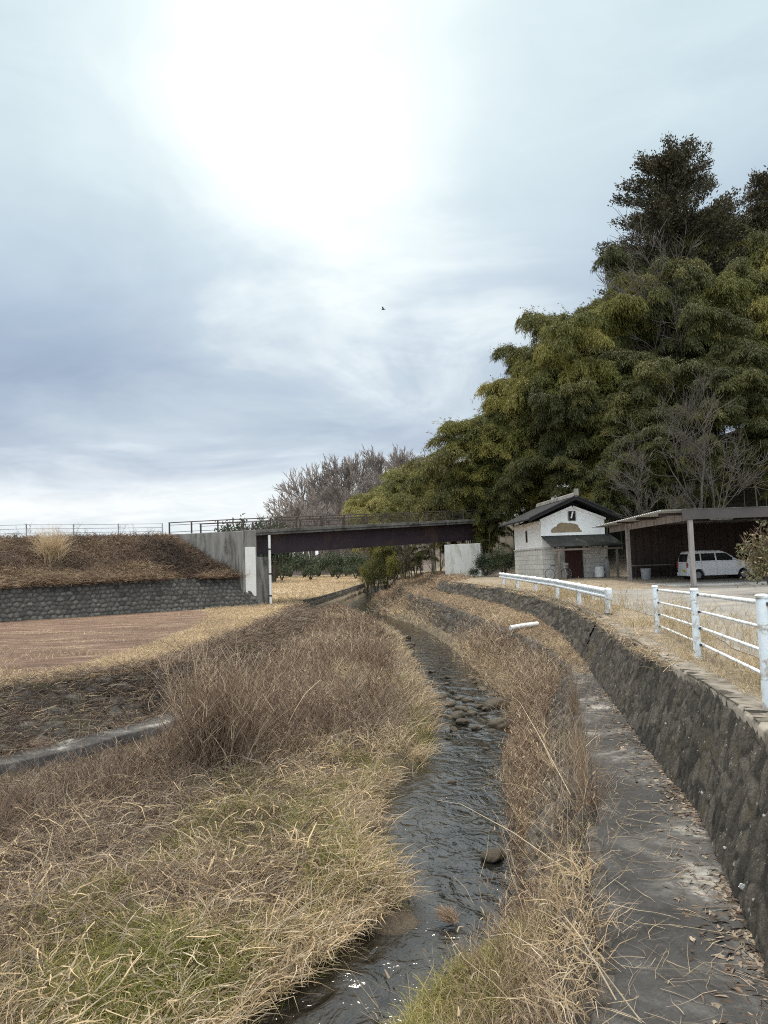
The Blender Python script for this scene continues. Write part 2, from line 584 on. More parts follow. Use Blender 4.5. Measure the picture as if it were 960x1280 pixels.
# straw along the foot of the embankment wall too
o = np_mesh('field', np.stack([X, Y, Zf], -1).reshape(-1, 3), grid_faces(*X.shape), M['field'], tint=tt.ravel(), smooth=True)
tag(o, kind='structure')
X, Y = loft(15, 17, [6, 90], {16: lambda t: t ** 2.6})
Zy = gz(X, Y)
o = np_mesh('ground', np.stack([X, Y, Zy], -1).reshape(-1, 3), grid_faces(*X.shape), M['yard'], tint=np.clip(hill(X, Y) * 1.2, 0, 1).ravel(), smooth=True)
tag(o, kind='structure')

# asphalt yard and road on the right
n = NT('weathered asphalt')
v = n.coord()
f = n.noise(0.9, 6, 0.65, v)
c = n.ramp(f, [(0.3, (0.10, 0.097, 0.093)), (0.5, (0.155, 0.15, 0.143)), (0.62, (0.22, 0.205, 0.18)), (.72, (.29, .25, .19))])
g = n.noise(120, 3, 0.6, v)
c = n.mix(n.ramp(g, [(0.45, (0, 0, 0)), (0.6, (0.35, 0.35, 0.35))]), c, (0.36, 0.35, 0.33))
n.base(c, 0.85)
n.bump(g, .4, .006)
M['asphalt'] = n.m
ay = np.arange(-6, 34.9, .5)
ax0 = np.interp(ay, [-6, 4, 8, 12, 16, 20, 24, 28, 32, 35], [2.4, 3.55, 4.5, 5.6, 6.5, 7.0, 7.3, 7.6, 8.0, 8.4]) + .25 * fbm(ay * .7, ay * 0 + 2, 4)
ax1 = np.interp(ay, [-6, 14, 20, 24, 27, 29, 35], [9, 9.6, 10.0, 11.2, 14.5, 26, 30]) + .4 * fbm(ay * .5, ay * 0 + 7, 14)
tt = np.linspace(0, 1, 30)
X = ax0[:, None] + (ax1 - ax0)[:, None] * tt[None]
Y = np.repeat(ay[:, None], 30, 1)
o = np_mesh('asphalt_road', np.stack([X, Y, gz(X, Y) + .012], -1).reshape(-1, 3), grid_faces(*X.shape), M['asphalt'], smooth=True)
tag(o, kind='structure')

# ------------------------------------------------------------------ water
n = NT('dark stream water')
v = n.coord((0.8, 0.75, 1))
w1 = n.noise(2.6, 3, .5, v, 1.9)
w2 = n.noise(13, 2, .5, v, 1.0)
h = n.math('ADD', w1, n.math('MULTIPLY', w2, .22))
bed = n.noise(2.2, 5, .6, n.coord())
n.base(n.ramp(bed, [(0.35, (0.006, 0.006, 0.006)), (0.6, (0.016, 0.014, 0.010)), (0.75, (0.035, 0.028, 0.016))]), 0.08)
n.p.inputs['IOR'].default_value = 1.62
n.p.inputs['Specular IOR Level'].default_value = 0.5
n.bump(h, .48, .085)
M['water'] = n.m
wy = np.concatenate([np.arange(2, 30, .05), np.arange(30, 95, .2)])
wt = np.linspace(0, 1, 56)
x0, x1 = L0(wy) - .45, R0(wy) + .45
X = x0[:, None] + (x1 - x0)[:, None] * wt[None]
Y = np.repeat(wy[:, None], len(wt), 1)
rap = 1.5 * np.exp(-((Y - 20.5) / 4.2) ** 2) + .7 * np.exp(-((Y - 7.6) / 2.2) ** 2) + .25
Zw = waterz(Y) + rap * (.09 * fbm(X * 2.6 + Y * .4, Y * 1.5, 31) + .03 * fbm(X * 7, Y * 4.0, 37, 2))
o = np_mesh('stream_water', np.stack([X, Y, Zw], -1).reshape(-1, 3), grid_faces(*X.shape), M['water'], smooth=True)
tag(o, kind='structure')

# ------------------------------------------------------------------ stone walls


def stone_wall(name, base, top, mat, sw, sh, amp, seed, du=.035, dv=.035, dome=0.5, jit=.3, rough=.03, mort=.2, shear=0.0, ridge=0.0):
    """base(t), top(t): arrays of 3-D points for t in 0..1; a thick face of domed stones with a coping at the top and a hidden back"""
    ts = np.linspace(0, 1, 400)
    b, tp = base(ts), top(ts)
    s = np.concatenate([[0], np.cumsum(np.linalg.norm(np.diff(b, axis=0), axis=1))])
    L = s[-1]
    hmax = np.linalg.norm(tp - b, axis=1).max()
    nu, nv = int(L / du) + 2, int(hmax / dv) + 2
    tu = np.interp(np.linspace(0, L, nu), s, ts)
    b, tp = base(tu), top(tu)
    vv = np.linspace(0, 1, nv)
    P = b[:, None] + (tp - b)[:, None] * vv[None, :, None]
    hh = np.linalg.norm(tp - b, axis=1)
    U = np.repeat(np.linspace(0, L, nu)[:, None], nv, 1)
    Vv = hh[:, None] * vv[None]
    dU = np.gradient(P, axis=0)
    dV = np.gradient(P, axis=1)
    N = np.cross(dU, dV)
    N /= np.linalg.norm(N, axis=-1, keepdims=True) + 1e-9
    N = np.where((N[..., 2:3] < 0), -N, N)
    U0, V0 = U, Vv
    U = U + shear * Vv + .05 * fbm(U * 3, Vv * 3, seed + 40)
    Vv = Vv + .05 * fbm(U0 * 3, V0 * 3, seed + 44)
    r0 = np.floor(Vv / sh)
    f1 = np.full(U.shape, 9.)
    f2 = np.full(U.shape, 9.)
    tid = np.zeros(U.shape)
    for dr in (-1, 0, 1):
        r = r0 + dr
        off = .5 * (np.mod(r, 2))
        c0 = np.floor(U / sw - off)
        for dc in (-1, 0, 1, 2):
            c = c0 + dc
            cx = (c + .5 + off + jit * (_hash(c, r, seed) - .5)) * sw
            cy = (r + .5 + jit * (_hash(c, r, seed + 5) - .5)) * sh
            sz = 1 + .35 * (_hash(c, r, seed + 9) - .5)
            d = np.hypot((U - cx) / sw, (Vv - cy) / sh) / sz
            nw = d < f1
            f2 = np.where(nw, f1, np.minimum(f2, d))
            tid = np.where(nw, _hash(c, r, seed + 11), tid)
            f1 = np.where(nw, d, f1)
    e = np.clip((f2 - f1) / mort, 0, 1)
    e = e * e * (3 - 2 * e)
    U, Vv = U0, V0
    disp = amp * (e * (1 - dome) + dome * e * (1 - np.clip(f1 / .75, 0, 1) ** 2)) * (.6 + .7 * tid) + rough * (fbm(U * 5 + shear * 5 * Vv, Vv * 3.0, seed + 20, 5) * 2 + .6 * fbm(U0 * 1.2, V0 * 1.2, seed + 50))
    P = P + N * disp[..., None]
    if ridge:
        q1 = 1 - np.abs(2 * vnoise((U + .8 * shear * Vv) * 5.5, Vv * 2.4, seed + 61) - 1) * 1.6
        q2 = 1 - np.abs(2 * vnoise((U + .5 * shear * Vv) * 12, Vv * 7, seed + 63) - 1) * 1.6
        P = P + N * (ridge * q1 + .45 * ridge * q2 + .35 * ridge * fbm(U * 26, Vv * 26, seed + 65, 2))[..., None]
    # coping and back so that the wall has a body
    back = P[:, -1:] * 0 + tp[:, None]
    nrm = N[:, -1].copy()
    nrm[:, 2] = 0
    nrm /= np.linalg.norm(nrm, axis=-1, keepdims=True) + 1e-9
    back = back - nrm[:, None] * .22
    low = back.copy()
    low[:, :, 2] = b[:, None, 2]
    V3 = np.concatenate([P, back, low], 1)
    tint = np.concatenate([tid * e, tid[:, -1:], tid[:, -1:]], 1)
    return np_mesh(name, V3.reshape(-1, 3), grid_faces(nu, nv + 2), mat, tint=tint.ravel(), smooth=True)


def m_stone(name, dark, light, lichen, moss, lf=0.62, mf=.56, moss_amt=.8):
    n = NT(name)
    v = n.coord()
    c = n.ramp(n.attr(), [(0.0, tuple(x * .45 for x in dark)), (0.12, dark), (1, light)])
    mot = n.noise(9, 6, .75, v)
    c = n.mix(.8, c, n.ramp(mot, [(0.3, (.3, .29, .27)), (0.7, (1.6, 1.55, 1.5))]), 'MULTIPLY')
    fine = n.noise(38, 4, .8, v)
    c = n.mix(.7, c, n.ramp(fine, [(0.35, (.4, .4, .4)), (0.65, (1.7, 1.68, 1.62))]), 'MULTIPLY')
    mo = n.noise(1.3, 6, .7, v, .5)
    c = n.mix(n.math('MULTIPLY', n.ramp(mo, [(mf, (0, 0, 0)), (mf + .1, (1, 1, 1))]), moss_amt), c, moss)
    li = n.noise(17, 4, .7, v, .4)
    c = n.mix(n.ramp(li, [(lf, (0, 0, 0)), (lf + .035, (.85, .85, .85))]), c, lichen)
    n.base(c, .92 if lf != .7 else .6)
    n.bump(n.noise(30, 6, .8, v), .9, .03)
    return n.m


M['rubble'] = m_stone('dark mossy rubble stone', (0.034, 0.032, 0.028), (0.075, 0.07, 0.062), (0.30, 0.29, 0.26), (0.055, 0.046, 0.026), .64)
M['cobble'] = m_stone('grey round cobble', (0.055, 0.053, 0.05), (0.115, 0.112, 0.105), (0.3, 0.3, 0.29), (0.05, 0.046, 0.036), .7, .6)
M['bankstone'] = m_stone('dark bank stone', (0.035, 0.032, 0.03), (0.085, 0.08, 0.075), (0.2, 0.19, 0.17), (0.06, 0.055, 0.028), .68)


def yl(fx, fz, y0, y1, dx=0.0, dz=0.0):
    def g(t):
        y = y0 + (y1 - y0) * np.asarray(t)
        return np.stack([fx(y) + dx, y, fz(y) + dz], -1)
    return g


o = stone_wall('stone_retaining_wall', yl(lambda y: R3x(y) + .35 * np.clip((y - 20.5) / 1.2, 0, 1), R3z, 3.0, 22.0), yl(lambda y: R4x(y) + .35 * np.clip((y - 20.5) / 1.2, 0, 1), R4z, 3.0, 22.0, 0, .03), M['rubble'], .20, .28, .014, 3, .02, .02, .2, .95, .035, .25, -.5, .024)
tag(o, 'tall dark mossy rubble wall holding up the verge under the near pipe railing', 'retaining wall')
NEARWALL = o
o = stone_wall('stone_retaining_wall', yl(R3x, R3z, 20.4, 50), yl(R4x, R4z, 20.4, 50, 0, .03), M['rubble'], .36, .32, .05, 8, .05, .05, .3, .9, .06, .3, -.4, .03)
tag(o, 'low dark rubble wall on the far right bank below the white guardrail', 'retaining wall')
lowb = lambda y: np.minimum(np.maximum(.5, waterz(y) - .05), R2z(y) - .2)
o = stone_wall('revetment_wall', yl(lambda y: np.maximum(R2x(y) - FACE(y), R0(y) - .05), lowb, 3.0, 20.5), yl(R2x, R2z, 3.0, 20.5, -.02, -.04), M['bankstone'], .36, .3, .08, 14, .05, .04, .5, .5, .04)
tag(o, 'battered dark stone face under the concrete ledge, half hidden by brown weeds', 'retaining wall')
o = stone_wall('revetment_wall', yl(lambda y: np.maximum(R2x(y) - .75, R0(y) - .05), lambda y: waterz(y) - .1, 20.5, 60), yl(R2x, R2z, 20.5, 60, -.02, -.02), M['bankstone'], .5, .4, .07, 17, .08, .06, .4, .5, .05)
tag(o, 'dark sloping stone bank wall dropping into the bend of the stream', 'retaining wall')
o = stone_wall('field_edge_wall', yl(L5x, L4z, 9, 45), yl(L6x, L6z, 9, 45, 0, -.02), M['bankstone'], .38, .3, .05, 23, .05, .05, .4, .8, .08, .4)
tag(o, 'overgrown dark stone bank along the near edge of the brown field', 'retaining wall')
o = stone_wall('field_edge_wall', yl(lambda y: L4x(y) + .1, lambda y: waterz(y) - .1, 53, 84), yl(L6x, L6z, 53, 84, 0, .02), M['bankstone'], .45, .36, .06, 29, .08, .06, .4, .5, .05)
tag(o, 'curved dark stone wall of the straw field beyond the bridge', 'retaining wall')


# concrete ledges
def ledge(name, xa, za, xb, zb, y0, y1, mat, dy=.08, seed=1):
    y = np.arange(y0, y1, dy)
    t = np.linspace(0, 1, 16)
    X = xa(y)[:, None] + (xb(y) - xa(y))[:, None] * t[None]
    Yg = np.repeat(y[:, None], len(t), 1)
    Z = za(y)[:, None] + (zb(y) - za(y))[:, None] * t[None] + .03 * fbm(X * 1.3, Yg * 1.3, seed, 3)
    X[:, 0] += .10 * fbm(y * 1.3, y * 0, seed + 3, 4)
    X2 = np.concatenate([X[:, :1] + .01, X[:, :1], X, X[:, -1:]], 1)
    Y2 = np.concatenate([Yg[:, :1]] * 2 + [Yg, Yg[:, -1:]], 1)
    Z2 = np.concatenate([Z[:, :1] - .3, Z[:, :1] - .025, Z, Z[:, -1:] - .3], 1)
    X2[:, 2] += .03 * (1 if xb(y)[0] > xa(y)[0] else -1)
    return np_mesh(name, np.stack([X2, Y2, Z2], -1).reshape(-1, 3), grid_faces(len(y), X2.shape[1]), mat, smooth=True)


n = NT('stained dark ledge concrete')
v = n.coord()
f = n.noise(.9, 7, .7, v, .4)
c = n.ramp(f, [(0.36, (0.024, 0.024, 0.024)), (0.5, (0.044, 0.044, 0.045)), (0.58, (0.085, 0.084, 0.083)), (0.65, (0.26, 0.255, 0.24))])
g = n.noise(26, 5, .75, v)
c = n.mix(.7, c, n.ramp(g, [(0.3, (.55, .55, .55)), (0.7, (1.35, 1.33, 1.3))]), 'MULTIPLY')
n.base(c, .9)
n.bump(n.noise(40, 6, .75, v), .6, .012)
M['ledge'] = n.m
o = ledge('concrete_ledge', R2x, R2z, R3x, R3z, 3.0, 20.5, M['ledge'], .08, 41)
tag(o, 'narrow stained concrete ledge running along the foot of the near right wall', 'ledge')
M['coping'] = m_mottle('crumbling pale coping', (0.12, 0.11, 0.095), (0.27, 0.245, 0.21), 2.2, .95, .6, 20, (.07, .06, .045), 1.4)
o_ = ledge('coping', lambda y: R4x(y) - .06 + .05 * fbm(y * 2, y * 0, 5), lambda y: R4z(y) + .045, lambda y: R4x(y) + .3, lambda y: R4z(y) + .035, 3.2, 21.4, M['coping'], .05, 43)
o_.data.polygons.foreach_set('use_smooth', np.ones(len(o_.data.polygons), bool))
o_.parent = NEARWALL
o = ledge('concrete_ledge', L4x, L4z, L5x, L4z, 9, 19.5, M['ledge'], .08, 47)
tag(o, 'grey concrete ledge at the foot of the overgrown field bank on the left', 'ledge')

# ------------------------------------------------------------------ embankment with road and cobble wall
wb = [at(-260, 800, 31), at(0, 778, 40), at(160, 768, 43.7), at(325, 757.5, 48.3)]
wt_ = [at(-260, 742, 31.6), at(0, 736, 40.6), at(160, 727, 44.3), at(303, 721, 48.75)]


def poly(pts):
    a = np.array([tuple(p) for p in pts])
    s = np.concatenate([[0], np.cumsum(np.linalg.norm(np.diff(a, axis=0), axis=1))])
    s /= s[-1]
    return lambda t: np.stack([np.interp(t, s, a[:, k]) for k in range(3)], -1)


def polym(pts, s):
    a = np.array([tuple(p) for p in pts])
    return lambda t: np.stack([np.interp(t, s, a[:, k]) for k in range(3)], -1)


ss = [0, .42, .68, 1]
for p in wb:
    p.z = min(p.z, 1.93) - .03
wbase, wtop = polym(wb, ss), polym(wt_, ss)
o = stone_wall('cobble_wall', wbase, wtop, M['cobble'], .33, .26, .075, 51, .045, .045, .6, .45, .04, .35)
tag(o, 'long wall of round grey cobbles along the foot of the road embankment', 'cobble wall')

crest = polym([at(-260, 682, 36.5), at(0, 672.5, 44.5), at(120, 670.5, 47.3), at(212, 669, 49.6), at(303, 720, 49.3)], [0, .42, .6, .76, 1])
tq = np.linspace(0, 1, 160)
sq = np.linspace(0, 1, 26)
A = wtop(tq)
A[:, 2] -= .05
B = crest(tq)
S = A[:, None] + (B - A)[:, None] * sq[None, :, None]
nz = 1.0 * fbm(S[..., 0] * .55, S[..., 1] * .9 + S[..., 2], 61, 4) * np.sin(sq * PI)[None]
S[..., 2] += nz + .25 * np.sin(sq * PI)[None] * np.minimum(1, (1 - tq[:, None]) * 5)
back = B.copy()
road = np.stack([B + np.array([-1.5, 3.2, 0.0]) * .5, B + np.array([-2.2, 5.0, 0.05]), B + np.array([-5, 11, -5.0])], 1)
S2 = np.concatenate([S, road], 1)
M['embank'] = m_soil('rusty brown embankment litter', [(0.36, (0.08, 0.055, 0.042)), (0.5, (0.14, 0.10, 0.074)), (0.64, (0.22, 0.16, 0.115))])
o = np_mesh('embankment', S2.reshape(-1, 3), grid_faces(S2.shape[0], S2.shape[1]), M['embank'], smooth=True)
tag(o, kind='structure')
EMB_A, EMB_B, EMB_S = A, B, S

# ------------------------------------------------------------------ bridge
bl, br = at(318, 660, 49), at(578, 651, 62)
blz0, blz1 = at(338, 693.5, 49.6).z, at(318, 669.5, 49).z      # girder bottom and top, left
brz0, brz1 = at(578, 676, 62).z, at(578, 655, 62).z
U = Vector((br.x - bl.x, br.y - bl.y, 0))
LEN = U.length
U.normalize()
NB = Vector((-U.y, U.x, 0))          # away from the camera
bridge = empty('road_bridge', (bl.x, bl.y, 0))
tag(bridge, 'dark steel girder road bridge crossing the stream to the bamboo hillside', 'bridge')
B0 = Vector((bl.x, bl.y, 0))


def bp(u, w, z):
    """point in the bridge's frame, relative to its root"""
    return U * u + NB * w + Vector((0, 0, z))


def zl(u, a, b):
    return a + (b - a) * u / LEN


EXT = 5.0


def beam(mb, u0, u1, w0, w1, za, zb_):
    """za, zb_: functions of u for bottom and top"""
    mb.hexa([bp(u0, w0, za(u0)), bp(u1, w0, za(u1)), bp(u1, w1, za(u1)), bp(u0, w1, za(u0))],
            [bp(u0, w0, zb_(u0)), bp(u1, w0, zb_(u1)), bp(u1, w1, zb_(u1)), bp(u0, w1, zb_(u0))])
    return mb


gb = lambda u: zl(u, blz0, brz0)
gt = lambda u: zl(u, blz1, brz1)
BW = 5.0
for w in (.45, BW - .75):
    g = MB()
    beam(g, .35, LEN + EXT, w + .1, w + .14, lambda u: gb(u) + .04, lambda u: gt(u) - .04)
    beam(g, .35, LEN + EXT, w - .08, w + .32, gb, lambda u: gb(u) + .04)
    beam(g, .35, LEN + EXT, w - .06, w + .30, lambda u: gt(u) - .04, lambda u: gt(u) - .003)
    if w > 2:
        for k in range(11):
            u = .8 + k * 1.95
            beam(g, u, u + .03, w - .03, w + .1, lambda q: gb(q) + .04, lambda q: gt(q) - .04)
    g.build('girder', M['girder'], bridge)
g = MB()
for k in range(5):
    u = 2 + k * 4.2
    beam(g, u, u + .12, .62, BW - .7, lambda q: gb(q) + .5, lambda q: gt(q) - .3)
    g.build('cross_beam', M['girder'], bridge)
    g = MB()
dk = MB()
beam(dk, -.2, LEN + EXT, -.05, BW + .05, gt, lambda u: gt(u) + .16)
M['deckconc'] = m_mottle('dark stained deck concrete', (0.07, 0.066, 0.06), (0.15, 0.142, 0.13), 1.5, .9, .3, 30, (0.05, .047, .042), .9)
dk.build('deck', M['deckconc'], bridge, .015)
for w in (-.12, BW - .18):
    kb = MB()
    beam(kb, -.3, LEN + EXT, w, w + .3, lambda u: gt(u) + .163, lambda u: gt(u) + .36)
    kb.build('kerb', M['deckconc'], bridge, .015)
KT = .36
for w, rh, u0 in ((.03, .76, -.9), (BW - .03, .76, -1.2)):
    rl = MB()
    beam(rl, u0, LEN + EXT, w - .035, w + .035, lambda u: gt(u) + KT + rh - .06, lambda u: gt(u) + KT + rh)
    r_o = rl.build('railing', M['railbrown'], bridge, .01)
    for dz, th in ((.10, .03), (rh - .2, .03)):
        q = MB()
        beam(q, u0, LEN + EXT, w - .012, w + .012, lambda u: gt(u) + KT + dz, lambda u: gt(u) + KT + dz + th)
        q.build('rail', M['railbrown'], r_o)
    bal = MB()
    u = 2.0
    while u < LEN + EXT:
        beam(bal, u, u + .014, w - .007, w + .007, lambda q: gt(q) + KT + .13, lambda q: gt(q) + KT + rh - .2)
        u += .14
    bal.build('baluster_grid', M['railbrown'], r_o)
    u = u0 + .05
    while u < LEN + EXT:
        q = MB()
        beam(q, u, u + .09, w - .045, w + .045, lambda z: gt(z) + KT + .002, lambda z: gt(z) + KT + rh - .062)
        q.build('post', M['railbrown'], r_o, .008)
        u += 2.05
# left abutment: backwall block, bearing seat, wing wall
GZ = 1.7
ab = MB()
beam(ab, -1.05, -.003, -.22, BW + .3, lambda u: GZ, lambda u: gt(u) + .355)
ab.build('abutment_block', M['concrete'], bridge, .03)
q = MB()
zpa, zpb = at(310, 745, 49).z, at(310, 684, 49).z
beam(q, -.86, -.1, -.232, -.224, lambda u: zpa, lambda u: zpb)
q.build('painted_patch', M['whiteconcrete'], bridge)
q = MB()
beam(q, .003, 1.15, .1, BW + .1, lambda u: GZ, lambda u: blz0 - .12)
q.build('bearing_seat', M['concrete'], bridge, .03)
q = MB()
beam(q, .25, .75, .42, .95, lambda u: blz0 - .118, lambda u: blz0 - .003)
q.build('bearing', M['darkmetal'], bridge)
wgl = at(205, 669, 50.2)
wg = MB()
p0 = bp(-1.053, -.1, 0)
p1 = Vector((wgl.x, wgl.y, 0)) - B0
z0, z1 = gt(-1) + .33, at(205, 668.5, 50.2).z
# the near railing goes on along the wing wall
ra = bp(-.9, .03, gt(-.9) + KT)
rb = Vector((at(211, 668, 50.1).x, 50.1, at(211, 667.5, 50.1).z)) - B0
rl = MB()
rl.bar(rb + Vector((0, 0, .73)), ra + Vector((0, 0, .73)), .07, .06)
r_o = rl.build('railing', M['railbrown'], bridge, .01)
for hz in (.115, .57):
    MB().bar(rb + Vector((0, 0, hz)), ra + Vector((0, 0, hz)), .03, .03).build('rail', M['railbrown'], r_o)
for f_ in (0.01, .32, .68):
    p = rb.lerp(ra, f_)
    MB().box(p + Vector((0, 0, .34)), (.09, .09, .72)).build('post', M['railbrown'], r_o, .008)
off = Vector((0, .45, 0))
wg.hexa([p1 + Vector((0, 0, GZ)), p0 + Vector((0, 0, GZ)), p0 + off + Vector((0, 0, GZ)), p1 + off + Vector((0, 0, GZ))],
        [p1 + Vector((0, 0, z1)), p0 + Vector((0, 0, z0)), p0 + off + Vector((0, 0, z0)), p1 + off + Vector((0, 0, z1))])
wg.build('wing_wall', M['concrete'], bridge, .03)
# right pier
pu = (at(556, 700, 61.2).xy - bl.xy).dot(U.xy)
q = MB()
pl, prr = at(556, 700, 60.8), at(601, 700, 62.6)
q.hexa([Vector((pl.x, pl.y, 2.4)) - B0, Vector((prr.x, prr.y, 2.4)) - B0, Vector((prr.x + .9, prr.y + 4.2, 2.4)) - B0, Vector((pl.x + .75, pl.y + 4.2, 2.4)) - B0],
       [Vector((pl.x, pl.y, at(556, 681, 60.8).z)) - B0, Vector((prr.x, prr.y, at(600, 679, 62.6).z)) - B0, Vector((prr.x + .9, prr.y + 4.2, at(600, 679, 62.6).z)) - B0, Vector((pl.x + .75, pl.y + 4.2, at(556, 681, 60.8).z)) - B0])
q.build('pier', M['whiteconcrete'], bridge, .03)
# drain pipe on the left abutment
a, b = at(336.5, 669, 49.4), at(338.5, 757, 49.4)
q = MB()
q.tube([a - B0, (a + b) / 2 - B0, b - B0], .085, 10)
dp = q.build('drain_pipe', M['palepipe'], bridge, smooth=True)
for fz in (.2, .55, .86):
    p = a + (b - a) * fz - B0
    q = MB()
    q.tube([p + Vector((0, 0, -.05)), p + Vector((0, 0, .05))], .10, 10)
    q.build('pipe_clamp', M['darkmetal'], dp)

# ------------------------------------------------------------------ wire fence on the embankment
fence = empty('wire_fence', tuple(at(0, 672, 45)))
tag(fence, 'thin grey wire fence along the road on top of the embankment', 'fence')
F0 = at(0, 672, 45)
fpx = [(-130, 677, 41), (-60, 675, 43), (33, 671.5, 45.6), (92, 671, 46.9), (148, 670, 48.2), (203, 669, 49.4)]
tops = []
for px, py, d in fpx:
    p = at(px, py, d)
    q = MB()
    q.tube([p - F0 - Vector((0, 0, .3)), p - F0 + Vector((0, 0, .78))], .035, 6)
    q.build('post', M['galv'], fence)
    tops.append(p - F0)
for hz in (.74, .5, .25):
    q = MB()
    q.tube([t + Vector((0, 0, hz)) for t in tops], .016, 5)
    q.build('wire', M['galv'], fence)

# ------------------------------------------------------------------ storehouse
bc = at(679, 720, 48)
ROT = R(4.2)
barn = empty('storehouse', (bc.x, bc.y, 3.05), ROT)
tag(barn, 'old white plastered storehouse with dark tiled roof and a bare patch on its gable', 'storehouse')
W_, D_ = 4.08, 7.0
zp, ze, za_ = 1.87, 3.66, 4.42       # plinth top, eave, gable apex (above base)
n = NT('stained white plaster')
v = n.coord((1, 1, .5))
f = n.noise(1.4, 6, .7, v, .3)
c = n.ramp(f, [(0.3, (0.5, 0.46, 0.4)), (0.42, (0.74, 0.72, 0.68)), (0.6, (0.8, 0.79, 0.76))])
st = n.noise(2.2, 6, .75, n.coord((2, 2, .35)))
c = n.mix(n.ramp(st, [(0.6, (0, 0, 0)), (0.72, (.6, .6, .6))]), c, (.42, .36, .27))
n.base(c, .9)
n.bump(n.noise(18, 5, .7, v), .3, .02)
M['plaster'] = n.m
M['plasterside'] = m_mottle('peeling side plaster', (0.66, 0.64, 0.59), (0.78, 0.76, 0.72), 1.5, .9, .35, 14, (0.45, .40, .31), 1.1, (1, 1, .6), .02)
n = NT('grey plinth blocks')
v = n.coord()
br_ = n.n('ShaderNodeTexBrick')
br_.inputs['Scale'].default_value = 1.0
br_.inputs['Mortar Size'].default_value = .012
br_.inputs['Brick Width'].default_value = .9
br_.inputs['Row Height'].default_value = .3
br_.inputs['Color1'].default_value = (.50, .485, .45, 1)
br_.inputs['Color2'].default_value = (.58, .565, .53, 1)
br_.inputs['Mortar'].default_value = (.25, .24, .22, 1)
cx = n.n('ShaderNodeSeparateXYZ')
cm = n.n('ShaderNodeCombineXYZ')
tc = n.n('ShaderNodeTexCoord')
n.l(tc.outputs['Object'], cx.inputs[0])
n.l(n.math('ADD', cx.outputs[0], cx.outputs[1]), cm.inputs[0])
n.l(cx.outputs[2], cm.inputs[1])
n.l(cm.outputs[0], br_.inputs['Vector'])
c = n.mix(.8, br_.outputs['Color'], n.ramp(n.noise(2.5, 6, .7, v), [(0.3, (.7, .68, .65)), (.7, (1.1, 1.1, 1.08))]), 'MULTIPLY')
n.base(c, .92)
n.bump(n.noise(20, 6, .7, v), .4, .015)
M['plinth'] = n.m
M['timber'] = m_mottle('weathered grey timber', (0.10, 0.085, 0.07), (0.2, 0.17, 0.145), 2, .85, .3, 20, None, 1, (1, 1, .2))
M['darkwood'] = m_mottle('dark brown timber', (0.03, 0.022, 0.018), (0.06, 0.045, 0.036), 2, .85, .3, 20)
M['reddoor'] = m_mottle('faded red brown door', (0.03, 0.012, 0.010), (0.065, 0.024, 0.019), 2.5, .8, .3, 25, None, 1, (4, 4, .4))
M['baremud'] = m_mottle('bare tan mud plaster', (0.19, 0.14, 0.085), (0.29, 0.225, 0.145), 3, .95, .5, 12)
M['black'] = m_mottle('black for shade and seams', (0.008, 0.008, 0.008), (0.014, 0.013, 0.012), 3, .9, 0)  # near black: painted shade of openings and roof gap, also dark seams
q = MB()
q.box((W_ / 2, D_ / 2, zp / 2 - .15), (W_ + .06, D_ + .06, zp + .3))
q.build('plinth', M['plinth'], barn, .02)
q = MB()
q.box((W_ / 2, D_ / 2, zp + .04), (W_ + .16, D_ + .16, .08))
q.build('plinth_ledge', M['plinth'], barn, .015)
q = MB()
q.prism([(0, zp + .082), (W_, zp + .082), (W_, ze), (W_ / 2, za_), (0, ze)], 'y', 0, D_)
q.build('wall', M['plaster'], barn, .03)
# gable moulding and its corner returns
q = MB()
for sx in (-1, 1):
    a = Vector((W_ / 2 + sx * (W_ / 2 + .06), -.05, ze - .02))
    b = Vector((W_ / 2 + sx * .02, -.05, za_ + .03))
    q.bar(a, b, .11, .16)
q.build('gable_moulding', M['plaster'], barn, .02)
q = MB()
q.box((-.05, D_ / 2, ze - .13), (.12, D_ - .1, .22))
q.build('eave_moulding', M['plasterside'], barn, .03)
# side window slit
q = MB()
q.box((-.012, 3.55, 2.78), (.03, .42, .78))
wf = q.build('window', M['timber'], barn)
q = MB()
q.box((-.034, 3.55, 2.78), (.015, .28, .64))
q.build('pane', M['black'], wf)
# gable vent
vx, vz = 2.0, 3.88
q = MB()
q.box((vx, -.02, vz), (.46, .05, .6))
vf = q.build('gable_window', M['black'], barn)
for dx in (-.21, .21):
    MB().box((vx + dx, -.056, vz), (.05, .02, .58)).build('jamb', M['timber'], vf)
q = MB()
q.box((vx, -.058, vz + .06), (.09, .02, .42), rot=Matrix.Rotation(.3, 3, 'Y'))
q.build('torn_shutter', M['plaster'], vf)
# bare patch
pts = []
rr = random.Random(5)
for k in range(26):
    a = PI * k / 25
    rad = 1 + .05 * math.sin(k * .8) + rr.uniform(-.035, .035)
    pts.append((1.62 - math.cos(a) * .95 * rad, 2.86 + max(0, math.sin(a)) * .62 * rad))
q = MB()
q.prism(pts, 'y', -.012, .02)
q.build('bare_patch', M['baremud'], barn)
